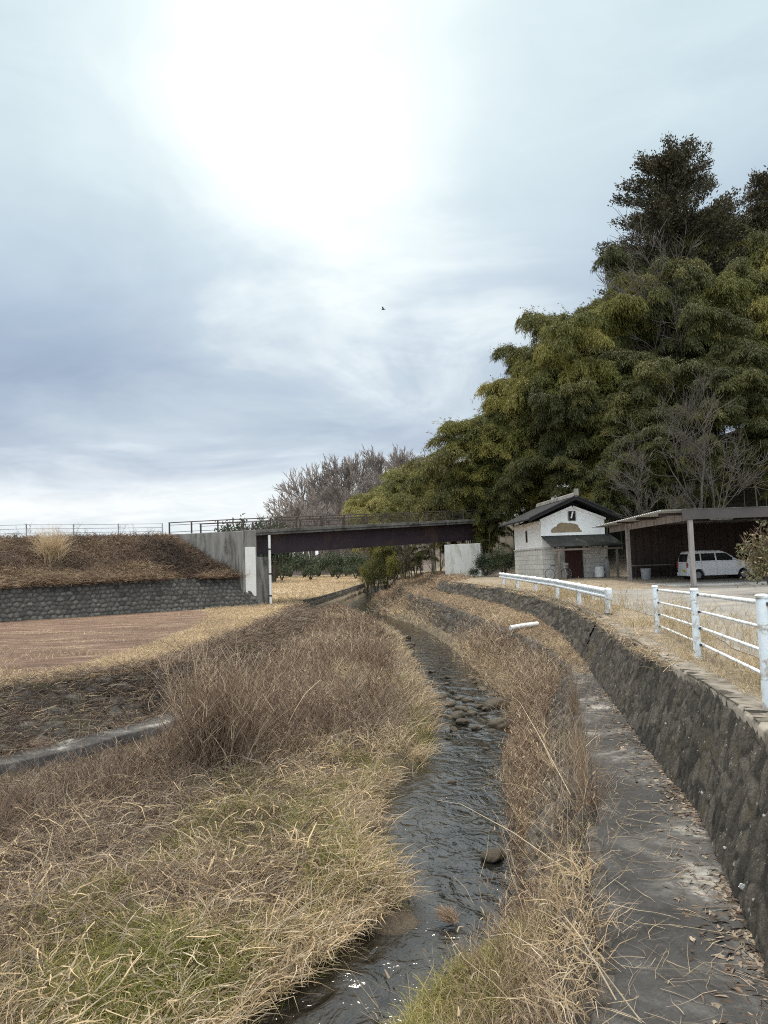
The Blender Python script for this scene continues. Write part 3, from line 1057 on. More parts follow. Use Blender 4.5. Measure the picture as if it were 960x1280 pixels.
# roof on raised rafters
n = NT('dark blue grey roof tile')
v = n.coord()
wv = n.n('ShaderNodeTexWave', wave_type='BANDS', bands_direction='Y')
wv.inputs['Scale'].default_value = 1.9
wv.inputs['Distortion'].default_value = .15
n.l(v, wv.inputs['Vector'])
f = n.noise(1.7, 6, .7, v)
n.base(n.ramp(f, [(0.3, (0.015, 0.016, 0.018)), (0.55, (0.027, 0.029, 0.032)), (.75, (.05, .052, .054))]), .85)
n.p.inputs['Specular IOR Level'].default_value = .15
n.bump(n.math('ADD', wv.outputs['Fac'], n.math('MULTIPLY', f, .4)), .7, .06)
M['tile'] = n.m
RX0, RX1 = -.95, W_ + .8
rz_r, rz_e = 5.06, 3.74
RY0, RY1 = -.85, D_ + .8
for sx in (0, 1):
    xe = RX0 if sx == 0 else RX1
    xr = W_ / 2
    q = MB()
    q.hexa([(xe, RY0, rz_e - .10), (xr, RY0, rz_r - .12), (xr, RY1, rz_r - .12), (xe, RY1, rz_e - .10)],
           [(xe, RY0, rz_e), (xr, RY0, rz_r), (xr, RY1, rz_r), (xe, RY1, rz_e)])
    rf = q.build('roof', M['tile'], barn, .01)
    q = MB()
    q.hexa([(xe, RY0 - .05, rz_e - .2), (xr, RY0 - .05, rz_r - .22), (xr, RY0 - .003, rz_r - .22), (xe, RY0 - .003, rz_e - .2)],
           [(xe, RY0 - .05, rz_e - .003), (xr, RY0 - .05, rz_r - .003), (xr, RY0 - .003, rz_r - .003), (xe, RY0 - .003, rz_e - .003)])
    q.build('bargeboard', M['black'], rf)
    q = MB()
    q.bar((xe, RY0 - .03, rz_e + .03), (xr, RY0 - .03, rz_r + .03), .12, .06)
    q.build('verge_tile', M['tile'], rf)
q = MB()
q.prism([(W_ / 2 - .18, rz_r - .05), (W_ / 2 + .18, rz_r - .05), (W_ / 2 + .12, rz_r + .18), (W_ / 2, rz_r + .25), (W_ / 2 - .12, rz_r + .18)], 'y', RY0 - .08, RY1)
rd = q.build('ridge', M['concrete'], barn, .02)
q = MB()
q.box((W_ / 2, RY0 - .11, rz_r + .22), (.3, .06, .42))
q.build('ridge_end_tile', M['concrete'], rd, .03)
q = MB()
for k in range(6):
    yy = .2 + k * (D_ - .4) / 5
    q.hexa([(0, yy, ze), (W_, yy, ze), (W_, yy + .14, ze), (0, yy + .14, ze)], [(-.2, yy, rz_e + .12), (W_ + .2, yy, rz_e + .12), (W_ + .2, yy + .14, rz_e + .12), (-.2, yy + .14, rz_e + .12)])
q = MB()
q.prism([(.25, ze + .02), (W_ - .25, ze + .02), (W_ / 2, rz_r - .2)], 'y', .25, D_ - .25)
q.build('roof_gap_fill', M['black'], barn)  # solid black fill, painted shade of the gap under the raised roof
# lean-to on the front
lx0, lx1 = -.05, 4.35
lz1, lz0 = 2.68, 1.98
n = NT('greenish sheet roof')
v = n.coord()
f = n.noise(1.6, 6, .7, v, .4)
c = n.ramp(f, [(0.35, (0.018, 0.019, 0.018)), (0.6, (0.032, 0.035, 0.033)), (.70, (.14, .14, .13))])
n.base(c, .85)
n.p.inputs['Specular IOR Level'].default_value = .15
n.bump(n.noise(9, 4, .6, v), .2, .02)
M['leanroof'] = n.m
q = MB()
q.hexa([(lx0, -.06, lz1 - .05), (lx1 + .02, -.06, lz1 - .05), (lx1 + .22, -1.75, lz0 - .05), (lx0 + .15, -1.75, lz0 - .05)],
       [(lx0, -.06, lz1), (lx1 + .02, -.06, lz1), (lx1 + .22, -1.75, lz0), (lx0 + .15, -1.75, lz0)])
lr = q.build('lean_to_roof', M['leanroof'], barn, .01)
for k in range(5):
    x = .35 + k * .98
    q = MB()
    q.bar((x, -.08, lz1 - .11), (x + .02, -1.68, lz0 - .11), .08, .1)
    q.build('rafter', M['darkwood'], lr)
q = MB()
q.bar((lx0 + .2, -1.66, lz0 - .22), (lx1 + .15, -1.66, lz0 - .22), .1, .1)
q.build('beam', M['timber'], lr)
for x in (.55, 4.15):
    q = MB()
    q.box((x, -1.62, lz0 / 2 - .2), (.13, .13, lz0 - .12))
    q.build('lean_to_post', M['timber'], barn, .01)
q = MB()
q.box((1.98, -.07, .9), (.92, .06, 1.8))
dr = q.build('door', M['reddoor'], barn, .01)
q = MB()
q.box((2.3, -.115, .92), (.04, .03, .16))
q.build('handle', M['darkmetal'], dr)
q = MB()
for x in (1.47, 2.49):
    q.box((x, -.06, .93), (.1, .09, 1.86))
q.box((1.98, -.06, 1.92), (1.12, .09, .1))
q.build('door_frame', M['darkwood'], barn)
# boards leaning on the plinth
M['palewood'] = m_mottle('pale weathered board', (0.24, 0.21, 0.17), (0.36, 0.325, 0.27), 1.5, .9, .3, 14, None, 1, (3, 3, .3))
for k, x in enumerate((.72, 1.06)):
    q = MB()
    q.hexa([(x, -.42, .0), (x + .3, -.42, .0), (x + .3, -.38, .0), (x, -.38, .0)], [(x + .03, -.12, 1.5 - .12 * k), (x + .33, -.12, 1.5 - .12 * k), (x + .33, -.08, 1.5 - .12 * k), (x + .03, -.08, 1.5 - .12 * k)])
    b = q.build('leaning_board', M['palewood'], None, .005, mw=Matrix.Translation((bc.x, bc.y, 3.05)) @ Matrix.Rotation(ROT, 4, 'Z'))
    tag(b, ['taller pale board leaning on the storehouse front by its left corner', 'shorter pale board leaning between the taller one and the red door'][k], 'board')
BM = Matrix.Translation((bc.x, bc.y, 3.05)) @ Matrix.Rotation(ROT, 4, 'Z')


def lathe(prof, n=18):
    v, f = [], []
    for r, z in prof:
        for k in range(n):
            a = 2 * PI * k / n
            v.append((r * math.cos(a), r * math.sin(a), z))
    for i in range(len(prof) - 1):
        for k in range(n):
            f.append((i * n + k, i * n + (k + 1) % n, (i + 1) * n + (k + 1) % n, (i + 1) * n + k))
    f.append(tuple(range(n))[::-1])
    f.append(tuple((len(prof) - 1) * n + k for k in range(n)))
    return MB().add(v, f)


t = empty('water_drum', tuple(BM @ Vector((3.32, -.75, 0.0))))
tag(t, 'pale grey plastic drum standing under the lean-to right of the red door', 'drum')
lathe([(.22, 0), (.27, .05), (.29, .35), (.27, .62), (.2, .68)]).build('body', M['palepipe'], t, smooth=True)
lathe([(.205, .683), (.215, .70), (.2, .74), (.05, .75)]).build('lid', M['galv'], t, smooth=True)
t = empty('gas_cylinder', tuple(BM @ Vector((3.85, -.6, 0.0))))
tag(t, 'grey metal cylinder standing beside the drum under the lean-to', 'cylinder')
lathe([(.13, 0), (.16, .05), (.16, .95), (.12, 1.08), (.05, 1.13)]).build('body', M['galv'], t, smooth=True)
lathe([(.04, 1.133), (.04, 1.2), (.08, 1.205), (.08, 1.24)], 10).build('valve', M['darkmetal'], t, smooth=True)

# bicycle against the storehouse corner
t = empty('bicycle', tuple(BM @ Vector((.15, -1.0, -.02))), ROT + R(-35))
tag(t, 'old bicycle parked at the storehouse corner before the leaning boards', 'bicycle')
for x in (0, 1.02):
    q = MB()
    q.tube([(x + .32 * math.cos(a), 0, .33 + .32 * math.sin(a)) for a in np.linspace(0, 2 * PI, 25)], .02, 6, False)
    wh = q.build('wheel', M['darkmetal'], t, smooth=True)
    q = MB()
    for k in range(8):
        a = PI * k / 8
        q.bar((x - .31 * math.cos(a), 0, .33 - .31 * math.sin(a)), (x + .31 * math.cos(a), 0, .33 + .31 * math.sin(a)), .006, .006, (0, 1, 0.01))
    q.build('spokes', M['galv'], wh)
q = MB()
for a, b in (((0, 0, .33), (.35, 0, .3)), ((.35, 0, .3), (.25, 0, .78)), ((.25, 0, .78), (.85, 0, .82)), ((.35, 0, .3), (.85, 0, .74)), ((0, 0, .33), (.25, 0, .74)), ((1.02, 0, .33), (.83, 0, .95))):
    q.tube([a, b], .018, 6)
q.build('frame', M['galv'], t)
q = MB()
q.tube([(.7, -.26, 1.0), (.83, -.22, 1.0), (.83, .22, 1.0), (.7, .26, 1.0)], .014, 6)
q.build('handlebar', M['galv'], t)
MB().box((.22, 0, .84), (.26, .15, .07)).build('saddle', M['darkmetal'], t, .02)
q = MB()
for z in (.72, .8, .88, .95):
    q.tube([(1.0 + .17 * math.cos(a), .16 * math.sin(a), z) for a in np.linspace(0, 2 * PI, 13)], .01, 4, False)
q.build('basket', M['galv'], t)

# ------------------------------------------------------------------ carport
cp = empty('carport', (13.9, 35, 2.8))
tag(cp, 'open brown timber carport with corrugated roof and board back wall right of the storehouse', 'carport')
O = Vector((13.9, 35, 2.8))
CR = Vector(at(862, 643, 35))
zc = lambda z: z - 2.8
M['brownpost'] = m_mottle('faded brown painted post', (0.24, 0.212, 0.2), (0.35, 0.318, 0.3), 2, .8, .2, 20, (0.15, .125, .112), 1.2, (2, 2, .3))
M['brownboard'] = m_mottle('dark brown wall sheeting', (0.036, 0.024, 0.019), (0.062, 0.044, 0.036), 1.4, .75, .25, 12, None, 1, (3, 3, .4))
M['fascia'] = m_mottle('grey brown fascia sheet', (0.055, 0.045, 0.044), (0.085, 0.072, 0.07), 1.3, .6, .1, 12)
M['slab'] = m_mottle('pale concrete slab', (0.3, 0.29, 0.27), (0.42, 0.405, 0.38), 1.2, .9, .2, 30, (.2, .19, .17), .7)
ZR = 6.3
xl = 12.55 - 13.9
q = MB()
for x, y in ((0, 0), (3.75, 0), (7.6, 0), (11.4, 0), (-.35, 8.0)):
    MB().box((x, y, zc(ZR - .35) / 2), (.2, .2, zc(ZR - .35))).build('post', M['brownpost'], cp, .012)
MB().box((5.8, -.15, zc(6.08)), (12.4, .05, .48)).build('fascia', M['fascia'], cp, .01)
MB().bar((0, -.1, zc(6.0)), (-.35, 11.2, zc(5.9)), .14, .34).build('side_beam', M['brownpost'], cp, .01)
for k in range(4):
    MB().bar((-1.2, .6 + k * 3.2, zc(6.14)), (12, .6 + k * 3.2, zc(6.14)), .09, .12).build('purlin', M['darkwood'], cp)
# corrugated roof sheet
ny, nx = 200, 30
yy = np.linspace(-.2, 11.6, ny)
xx = np.linspace(xl, 12.2, nx)
Xr, Yr = np.meshgrid(xx, yy)
Zr = zc(ZR) - .016 * Yr + .022 * np.sin(Yr * 2 * PI / .30) + 0 * Xr
Vt = np.stack([Xr, Yr, Zr], -1).reshape(-1, 3)
Vb = np.stack([Xr, Yr, Zr - .012], -1).reshape(-1, 3)
fg = grid_faces(ny, nx)
nn = ny * nx
rim = []
for i in range(ny - 1):
    rim += [(i * nx, (i + 1) * nx, nn + (i + 1) * nx, nn + i * nx)]
M['roofsheet'] = m_mottle('pale corrugated roof sheet', (0.42, 0.44, 0.46), (0.55, 0.57, 0.58), 2, .5, 0, 10, (.3, .28, .26), .8)
np_mesh('roof', np.concatenate([Vt, Vb]), np.concatenate([fg, fg[:, ::-1] + nn, np.array(rim)]), M['roofsheet'], cp)
q = MB()
q.box((6.3, 11.2, zc(4.55)), (11.4, .06, 3.5))
bw = q.build('back_wall', M['brownboard'], cp)
for z in (3.4, 4.5, 5.6):
    MB().box((6.3, 11.14, zc(z)), (11.3, .05, .09)).build('batten', M['darkwood'], bw)
q = MB()
for k in range(25):
    q.box((.65 + k * .46, 11.163, zc(4.55)), (.02, .008, 3.4))
q.build('board_seams', M['black'], bw)
MB().box((11.95, 5.5, zc(4.55)), (.06, 11.2, 3.5)).build('side_wall', M['brownboard'], cp)
q = MB()
q.hexa([(-.8, .5, -.35), (12.2, -.3, -.35), (12.2, 11.6, -.35), (-.8, 11.6, -.35)], [(-.8, .5, .07), (12.2, -.3, .07), (12.2, 11.6, .07), (-.8, 11.6, .07)])
q.build('floor_slab', M['slab'], cp, .02)
SLAB = 2.87
t = empty('lamp_fixture', (17.3, 39.5, 6.02))
tag(t, 'unlit fluorescent lamp fixture hung under the carport roof above the van', 'lamp')
MB().box((0, 0, .05), (1.25, .09, .06)).build('housing', M['palepipe'], t, .01)
MB().tube([(-.58, 0, -.01), (.58, 0, -.01)], .018, 8).build('tube', M['palepipe'], t)
# work table and bin
t = empty('work_table', (15.35, 44.6, SLAB))
tag(t, 'low board work table against the carport back wall behind the van', 'table')
MB().box((0, 0, .86), (2.3, .7, .06)).build('tabletop', M['timber'], t, .008)
for x in (-1.0, 1.0):
    for y in (-.28, .28):
        MB().box((x, y, .415), (.07, .07, .83)).build('leg', M['darkwood'], t)
MB().box((0, .28, .35), (1.92, .04, .08)).build('stretcher', M['darkwood'], t)
t = empty('rubbish_bin', tuple(Vector((at(808, 727, 43.2).x, 43.2, SLAB))))
tag(t, 'grey round rubbish bin standing on the carport slab beside the work table', 'bin')
lathe([(.22, 0), (.235, .02), (.28, .66), (.3, .68), (.3, .70), (.26, .70), (.22, .1)]).build('body', M['galv'], t, smooth=True)

# ------------------------------------------------------------------ van
n = NT('white car paint')
n.base(n.ramp(n.noise(2, 4, .6, n.coord()), [(.3, (.66, .66, .65)), (.7, (.72, .72, .71))]), .28)
n.p.inputs['Coat Weight'].default_value = .4
M['carpaint'] = n.m
n = NT('dark car glass')
n.base((.012, .013, .014), .06)
n.p.inputs['Specular IOR Level'].default_value = .5
M['carglass'] = n.m
M['tyre'] = m_mottle('black tyre rubber', (.012, .012, .012), (.022, .022, .022), 8, .85, 0)
M['rim'] = m_mottle('grey wheel rim', (.13, .13, .135), (.2, .2, .205), 4, .4, 0, metal=.5)
n = NT('red lamp lens')
n.base((.3, .012, .01), .15)
M['redlens'] = n.m
n = NT('yellow number plate')
n.base((.6, .42, .04), .5)
M['yplate'] = n.m
M['clearlens'] = m_mottle('clear lamp lens', (.6, .62, .64), (.7, .72, .74), 3, .1, 0)
van = empty('parked_van', (16.02, 41.0, SLAB))
tag(van, 'small white van parked sideways inside the carport behind its front post', 'van')
HW = .74


def arch(cx, r=.335, z0=.24, n=10):
    return [(cx - r * math.cos(a), z0 + r * math.sin(a) * 1.12) for a in np.linspace(0.02, PI - .02, n)]


WX = (.55, 3.0)
prof = [(0.02, .32), (.04, .24)] + arch(WX[0]) + arch(WX[1]) + [(3.42, .24), (3.5, .32), (3.52, .55), (3.48, .78), (3.38, .93), (2.95, 1.02), (2.78, 1.06)]
belt = [(0.0, .96), (-.02, .6)]
low = prof + [(0.03, .96)] + [(-.01, .6)]


def tri_side(poly, ys):
    """profile swept over half widths (pairs of y, inset) with ngon caps"""
    n_ = len(poly)
    cx_ = sum(p[0] for p in poly) / n_
    cz_ = sum(p[1] for p in poly) / n_
    v, f = [], []
    for y, s_ in ys:
        for p in poly:
            v.append((cx_ + (p[0] - cx_) * s_, y, cz_ + (p[1] - cz_) * s_))
    for i in range(len(ys) - 1):
        for k in range(n_):
            f.append((i * n_ + k, i * n_ + (k + 1) % n_, (i + 1) * n_ + (k + 1) % n_, (i + 1) * n_ + k))
    f.append(tuple(range(n_)))
    f.append(tuple((len(ys) - 1) * n_ + k for k in range(n_))[::-1])
    return MB().add(v, f)


mb = tri_side(low, [(-.02, .965), (.03, .99), (.10, 1.0), (1.38, 1.0), (1.45, .99), (1.50, .965)])
# cabin: tapered loft from the belt line to the roof
cab_b = [(.03, .955), (2.80, 1.05)]
rings = []
for z, x0_, x1_, ins in ((.93, .02, 2.86, .03), (1.03, .03, 2.72, .035), (1.45, .13, 2.12, .12), (1.56, .22, 1.86, .19), (1.60, .36, 1.62, .30)):
    rings.append([(x0_, ins, z), (x1_, ins, z - (.0 if z > 1.1 else 0)), (x1_, 1.48 - ins, z), (x0_, 1.48 - ins, z)])
v = [p for r_ in rings for p in r_]
f = []
for i in range(len(rings) - 1):
    for k in range(4):
        f.append((i * 4 + k, i * 4 + (k + 1) % 4, (i + 1) * 4 + (k + 1) % 4, (i + 1) * 4 + k))
f.append((16, 17, 18, 19))
mb.add(v, f)
mb.build('body', M['carpaint'], van, .02, smooth=True)


def sidewin(x0b, x0t, x1b, x1t, name='side_window'):
    zb0, zt0 = 1.04, 1.43
    yb, yt = .035 - .006, .115 - .006
    for s_ in (0, 1):
        fy = (lambda y: y) if s_ == 0 else (lambda y: 1.48 - y)
        q = MB()
        q.add([(x0b, fy(yb), zb0), (x1b, fy(yb), zb0), (x1t, fy(yt), zt0), (x0t, fy(yt), zt0), (x0b, fy(yb + .02), zb0), (x1b, fy(yb + .02), zb0), (x1t, fy(yt + .02), zt0), (x0t, fy(yt + .02), zt0)],
              [(0, 1, 2, 3), (7, 6, 5, 4), (0, 4, 5, 1), (1, 5, 6, 2), (2, 6, 7, 3), (3, 7, 4, 0)])
        q.build(name, M['carglass'], van)


sidewin(.14, .20, .70, .70)
sidewin(.76, .76, 1.50, 1.48)
sidewin(1.58, 1.56, 2.58, 2.08)
q = MB()
q.hexa([(.012, .16, 1.0), (.012, 1.32, 1.0), (.05, 1.32, 1.0), (.05, .16, 1.0)], [(.095, .2, 1.42), (.095, 1.28, 1.42), (.14, 1.28, 1.42), (.14, .2, 1.42)])
q.build('rear_window', M['carglass'], van)
q = MB()
q.hexa([(2.735, .12, 1.06), (2.735, 1.36, 1.06), (2.66, 1.36, 1.06), (2.66, .12, 1.06)], [(2.16, .2, 1.44), (2.16, 1.28, 1.44), (2.08, 1.28, 1.44), (2.08, .2, 1.44)])
q.build('windscreen', M['carglass'], van)
for x in WX:
    for y in (.04, 1.30):
        q = MB()
        q.tube([(x, y, .29), (x, y + .03, .29), (x, y + .12, .29), (x, y + .15, .29)], [.255, .29, .29, .255], 28)
        wh = q.build('wheel', M['tyre'], van, smooth=True)
        yo = y - .006 if y < .5 else y + .126
        q = MB()
        q.tube([(x, yo, .29), (x, yo + .03, .29)], [.165, .17], 24)
        for k in range(6):
            a = 2 * PI * k / 6
            q.box((x + .1 * math.cos(a), yo - .004 if y < .5 else yo + .034, .29 + .1 * math.sin(a)), (.16, .016, .035), rot=Matrix.Rotation(-a, 3, 'Y'))
        q.build('rim', M['rim'], wh)
for y in (.06, 1.42):
    MB().box((.0, y, .83), (.06, .10, .26)).build('tail_light', M['redlens'], van, .01)
    MB().box((3.42, .2 if y < .5 else 1.28, .76), (.12, .26, .16)).build('headlight', M['clearlens'], van, .02)
    MB().box((2.42, -.06 if y < .5 else 1.54, 1.1), (.1, .14, .13)).build('mirror', M['carpaint'], van, .03)
MB().box((-.03, .52, .52), (.015, .33, .17)).build('number_plate', M['yplate'], van)
q = MB()
q.box((-.0, .74, .36), (.1, 1.42, .2))
q.build('rear_bumper', M['carpaint'], van, .03)
for x in (.74, 1.55):
    MB().box((x, -.021, .62), (.008, .006, .72)).build('door_seam', M['darkmetal'], van)
for x in (.86, 1.68):
    MB().box((x, -.035, .9), (.14, .03, .03)).build('door_handle', M['carpaint'], van, .008)

# ------------------------------------------------------------------ pipe railing (near right)
rail = empty('pipe_railing', (4.72, 11.9, 2.6))
tag(rail, 'pale blue pipe railing with four rails on the verge above the stone wall', 'railing')
RO = Vector((4.72, 11.9, 2.6))
pp = [Vector((2.86, 3.8, 2.64)), Vector((3.79, 7.84, 2.69)), Vector((4.72, 11.9, 2.6)), Vector((5.65, 16.3, 2.5))]
for p in pp:
    q = MB()
    q.tube([p - RO + Vector((0, 0, -.25)), p - RO + Vector((0, 0, 1.06))], .057, 16)
    po = q.build('post', M['paleblue'], rail, smooth=True)
    q = MB()
    q.tube([p - RO + Vector((0, 0, 1.063)), p - RO + Vector((0, 0, 1.085)), p - RO + Vector((0, 0, 1.10))], [.068, .068, .045], 16)
    q.build('cap', M['paleblue'], po, smooth=True)
    if p is not pp[0]:
        q = MB()
        for hz in (1.0, .74, .49, .24):
            q.box(p - RO + Vector((.05, -.05, hz)), (.06, .035, .035), rz=R(-13))
        q.build('brackets', M['darkmetal'], po)
for hz, rr_ in ((1.0, .027), (.74, .02), (.49, .02), (.24, .02)):
    q = MB()
    q.tube([p - RO + Vector((.085, 0.0, hz)) for p in pp], rr_, 12)
    q.build('rail', M['paleblue'], rail, smooth=True)

# ------------------------------------------------------------------ guardrail
gp = [at(px, py, d) for px, py, d in ((755, 767.6, 22.1), (724, 757.5, 26), (694.5, 749, 30), (669, 742, 34), (646, 737.6, 38), (627, 733, 42))]
gz_ = np.interp([22.1, 26, 30, 34, 38, 42], [22, 42], [gp[0].z, gp[-1].z])
gx_ = np.interp([22.1, 26, 30, 34, 38, 42], [22, 30, 42], [gp[0].x, (gp[1].x + gp[2].x + gp[3].x) / 3, gp[-1].x])
gp = [Vector((x, p.y, z)) for p, z, x in zip(gp, gz_, gx_)]
gr = empty('guardrail', tuple(gp[0]))
tag(gr, 'white corrugated steel guardrail on six posts beside the yard road', 'guardrail')
G0 = gp[0].copy()
for p in gp:
    q = MB()
    q.tube([p - G0 + Vector((0.12, 0, -.3)), p - G0 + Vector((.12, 0, .70))], .07, 14)
    po = q.build('post', M['paleblue'], gr, smooth=True)
    q = MB()
    q.tube([p - G0 + Vector((.12, 0, .703)), p - G0 + Vector((.12, 0, .72)), p - G0 + Vector((.12, 0, .745))], [.072, .072, .03], 14)
    q.build('cap', M['paleblue'], po, smooth=True)
wprof = [(-.0, .74), (-.05, .725), (-.08, .69), (-.08, .65), (-.02, .605), (-.02, .575), (-.08, .53), (-.08, .49), (-.05, .455), (-.0, .44)]
path = [gp[0] - G0 + (gp[0] - gp[1]).normalized() * .35] + [p - G0 for p in gp] + [gp[-1] - G0 + (gp[-1] - gp[-2]).normalized() * .5]
v, f = [], []
for p in path:
    for dx, dz in wprof:
        v.append((p.x + dx + .04, p.y, p.z + dz))
    for dx, dz in wprof[::-1]:
        v.append((p.x + dx + .048, p.y, p.z + dz))
k_ = 2 * len(wprof)
for i in range(len(path) - 1):
    for j in range(k_):
        f.append((i * k_ + j, i * k_ + (j + 1) % k_, (i + 1) * k_ + (j + 1) % k_, (i + 1) * k_ + j))
f.append(tuple(range(k_)))
f.append(tuple((len(path) - 1) * k_ + j for j in range(k_)))
MB().add(v, f).build('beam', M['paleblue'], gr, smooth=True)
e0 = path[0]
q = MB()
q.box(e0 + Vector((.03, -.12, .59)), (.15, .34, .34))
q.build('end_sleeve', M['paleblue'], gr, .05)

# fallen white pole
a, b = at(638, 785, 26.4), at(672, 780, 27.0)
q = MB()
q.tube([a, (a + b) / 2 + Vector((0, 0, .01)), b], .085, 12)
o = q.build('fallen_pole', M['palepipe'], None, smooth=True)
tag(o, 'white pole lying in the dry grass on the far right bank', 'pole')
POLE = (a + b) / 2

# ------------------------------------------------------------------ vegetation generators


def blades(P, h, w, az, th0, th1, tint, K=3, kink=None, twist=None, floor=True, flat=.15):
    """ribbon blades: P (n,3) feet; h length; angles from vertical at foot and tip"""
    n_ = len(P)
    seg = (h / K)[:, None]
    ks = (np.arange(K)[None] + .5) / K
    th = th0[:, None] + (th1 - th0)[:, None] * ks
    if kink is not None:
        kp = rng.integers(1, K, n_) if K > 1 else np.zeros(n_)
        th = th + np.where((np.arange(K)[None] >= kp[:, None]) & kink[:, None], rng.uniform(.9, 1.9, (n_, 1)), 0)
    azs = az[:, None] + np.cumsum(rng.normal(0, .38, (n_, K)), 1)
    dx = np.sin(th) * np.cos(azs) * seg
    dy = np.sin(th) * np.sin(azs) * seg
    dz = np.cos(th) * seg
    Q = np.zeros((n_, K + 1, 3))
    Q[:, 0] = P
    Q[:, 1:, 0] = P[:, 0:1] + np.cumsum(dx, 1)
    Q[:, 1:, 1] = P[:, 1:2] + np.cumsum(dy, 1)
    Q[:, 1:, 2] = P[:, 2:3] + np.cumsum(dz, 1)
    if floor:
        Q[:, 1:, 2] = np.maximum(Q[:, 1:, 2], P[:, 2:3] + rng.uniform(.0, .10, (n_, 1)) + .01)
    tw = rng.uniform(-1.3, 1.3, n_) if twist is None else twist
    side = np.stack([-np.sin(az), np.cos(az), 0 * az], -1)
    thm = (th0 + th1) / 2
    nor = np.stack([np.cos(thm) * np.cos(az), np.cos(thm) * np.sin(az), -np.sin(thm)], -1)
    tws = tw[:, None] + np.linspace(0, 1, K + 1)[None] * rng.uniform(-1.6, 1.6, (n_, 1))
    wd = side[:, None] * np.cos(tws)[..., None] + nor[:, None] * np.sin(tws)[..., None]
    prof_ = np.maximum(1 - (np.arange(K + 1) / K) ** 2, flat)
    off = wd * (w[:, None] * prof_[None] * .5)[..., None]
    V = np.stack([Q - off, Q + off], 2).reshape(n_ * (K + 1) * 2, 3)
    base_ = np.arange(n_)[:, None] * (K + 1) * 2 + np.arange(K)[None] * 2
    Fq = np.stack([base_, base_ + 1, base_ + 3, base_ + 2], -1).reshape(-1, 4)
    return V, Fq, np.repeat(tint, (K + 1) * 2), Q


class Stuff:
    def __init__(s):
        s.V, s.F, s.T, s.n = [], [], [], 0

    def add(s, V, Fq, T):
        s.V.append(V)
        s.F.append(Fq + s.n)
        s.T.append(T)
        s.n += len(V)

    def build(s, name, mat, parent=None, kind='stuff'):
        o = np_mesh(name, np.concatenate(s.V), np.concatenate(s.F), mat, parent, tint=np.clip(np.concatenate(s.T), 0, 1))
        if kind:
            o['kind'] = kind
        return o


def view_ok(X, Y, Z, m=60):
    px, py = topix(X, Y, Z)
    return (px > -m) & (px < 960 + m) & (py < 1280 + 3 * m) & (Y > 2)


def scatter(n_, fa, fb, y0, y1, p=1.0):
    """points between two lines; density falls with distance for p=1"""
    u = rng.random(n_)
    Y = y0 * (y1 / y0) ** u if p == 1 else y0 + (y1 - y0) * u
    a, b = fa(Y), fb(Y)
    X = a + (b - a) * rng.random(n_)
    Z = gz(X, Y)
    k = view_ok(X, Y, Z)
    return X[k], Y[k], Z[k]


def U_(a, b, n_):
    return rng.uniform(a, b, n_)


def put(st, X, Y, Z, hmin, hmax_, wmin, wmax, th0, th1, tint, K=3, kinkp=0.0, az=None, flat=.15, spread=.15, hmax=None):
    n_ = len(X)
    P = np.stack([X, Y, Z - .02], -1)
    h = U_(hmin, hmax_, n_)
    if hmax is not None:
        h = np.minimum(h, hmax * U_(.6, 1.1, n_))
    w = np.maximum(U_(wmin, wmax, n_), .00055 * Y)
    a = U_(0, 2 * PI, n_) if az is None else az + rng.normal(0, .8, n_)
    t0 = np.abs(rng.normal(th0, .25, n_))
    t1 = t0 + rng.normal(th1, .4, n_)
    V, Fq, T, Q = blades(P, h, w, a, t0, t1, tint + rng.normal(0, spread, n_), K, rng.random(n_) < kinkp, flat=flat)
    st.add(V, Fq, T)
    return Q


def weeds(st, heads, X, Y, Z, hmin, hmax_, tint, nt=7, w=.006, lean=.15, az=None, headp=0.0, hmax=None):
    """dry branching weeds: a stem with side twigs and optional pale seed heads"""
    n_ = len(X)
    Q = put(st, X, Y, Z, hmin, hmax_, w, w * 1.4, lean, .35, tint, K=4, flat=.35, az=az, hmax=hmax)
    hh = np.linalg.norm(Q[:, -1] - Q[:, 0], axis=1)
    for k in range(nt):
        s_ = U_(.25, .98, n_) * 3.999
        i = s_.astype(int)
        fr = (s_ - i)[:, None]
        P = Q[np.arange(n_), i] * (1 - fr) + Q[np.arange(n_), i + 1] * fr
        V, Fq, T, Q2 = blades(P, hh * U_(.15, .38, n_), np.maximum(np.full(n_, w * .6), .0005 * Y), U_(0, 2 * PI, n_), U_(.4, 1.0, n_), U_(.5, 1.3, n_), tint + rng.normal(0, .15, n_), 2, floor=False, flat=.4)
        st.add(V, Fq, T)
        if heads is not None and headp > 0:
            m_ = rng.random(n_) < headp
            if m_.any():
                c_ = m_.sum()
                V, Fq, T, _ = blades(Q2[m_][:, -1], U_(.03, .10, c_), U_(.008, .016, c_), U_(0, 6.28, c_), U_(0, 1, c_), U_(.5, 2, c_), U_(.5, 1, c_), 2, floor=False, flat=.3)
                heads.add(V, Fq, T)


def patch(X, Y, s, seed):
    return fbm(X * s, Y * s, seed, 3) * 2      # about -0.6..0.6


def tufts(n_, per, r, fa, fb, y0, y1, p=1.0):
    """tuft-wise scatter: returns X, Y, Z, a tint shift and an azimuth shared by each tuft"""
    u = rng.random(n_)
    Y = y0 * (y1 / y0) ** u if p == 1 else y0 + (y1 - y0) * u
    a, b = fa(Y), fb(Y)
    X = a + (b - a) * rng.random(n_)
    ti_ = np.repeat(rng.normal(0, .20, n_), per)
    az_ = np.repeat(rng.uniform(0, 2 * PI, n_), per)
    X = np.repeat(X, per) + rng.normal(0, r, n_ * per)
    Y = np.repeat(Y, per) + rng.normal(0, r, n_ * per)
    Z = gz(X, Y)
    k = view_ok(X, Y, Z)
    return X[k], Y[k], Z[k], ti_[k], az_[k]


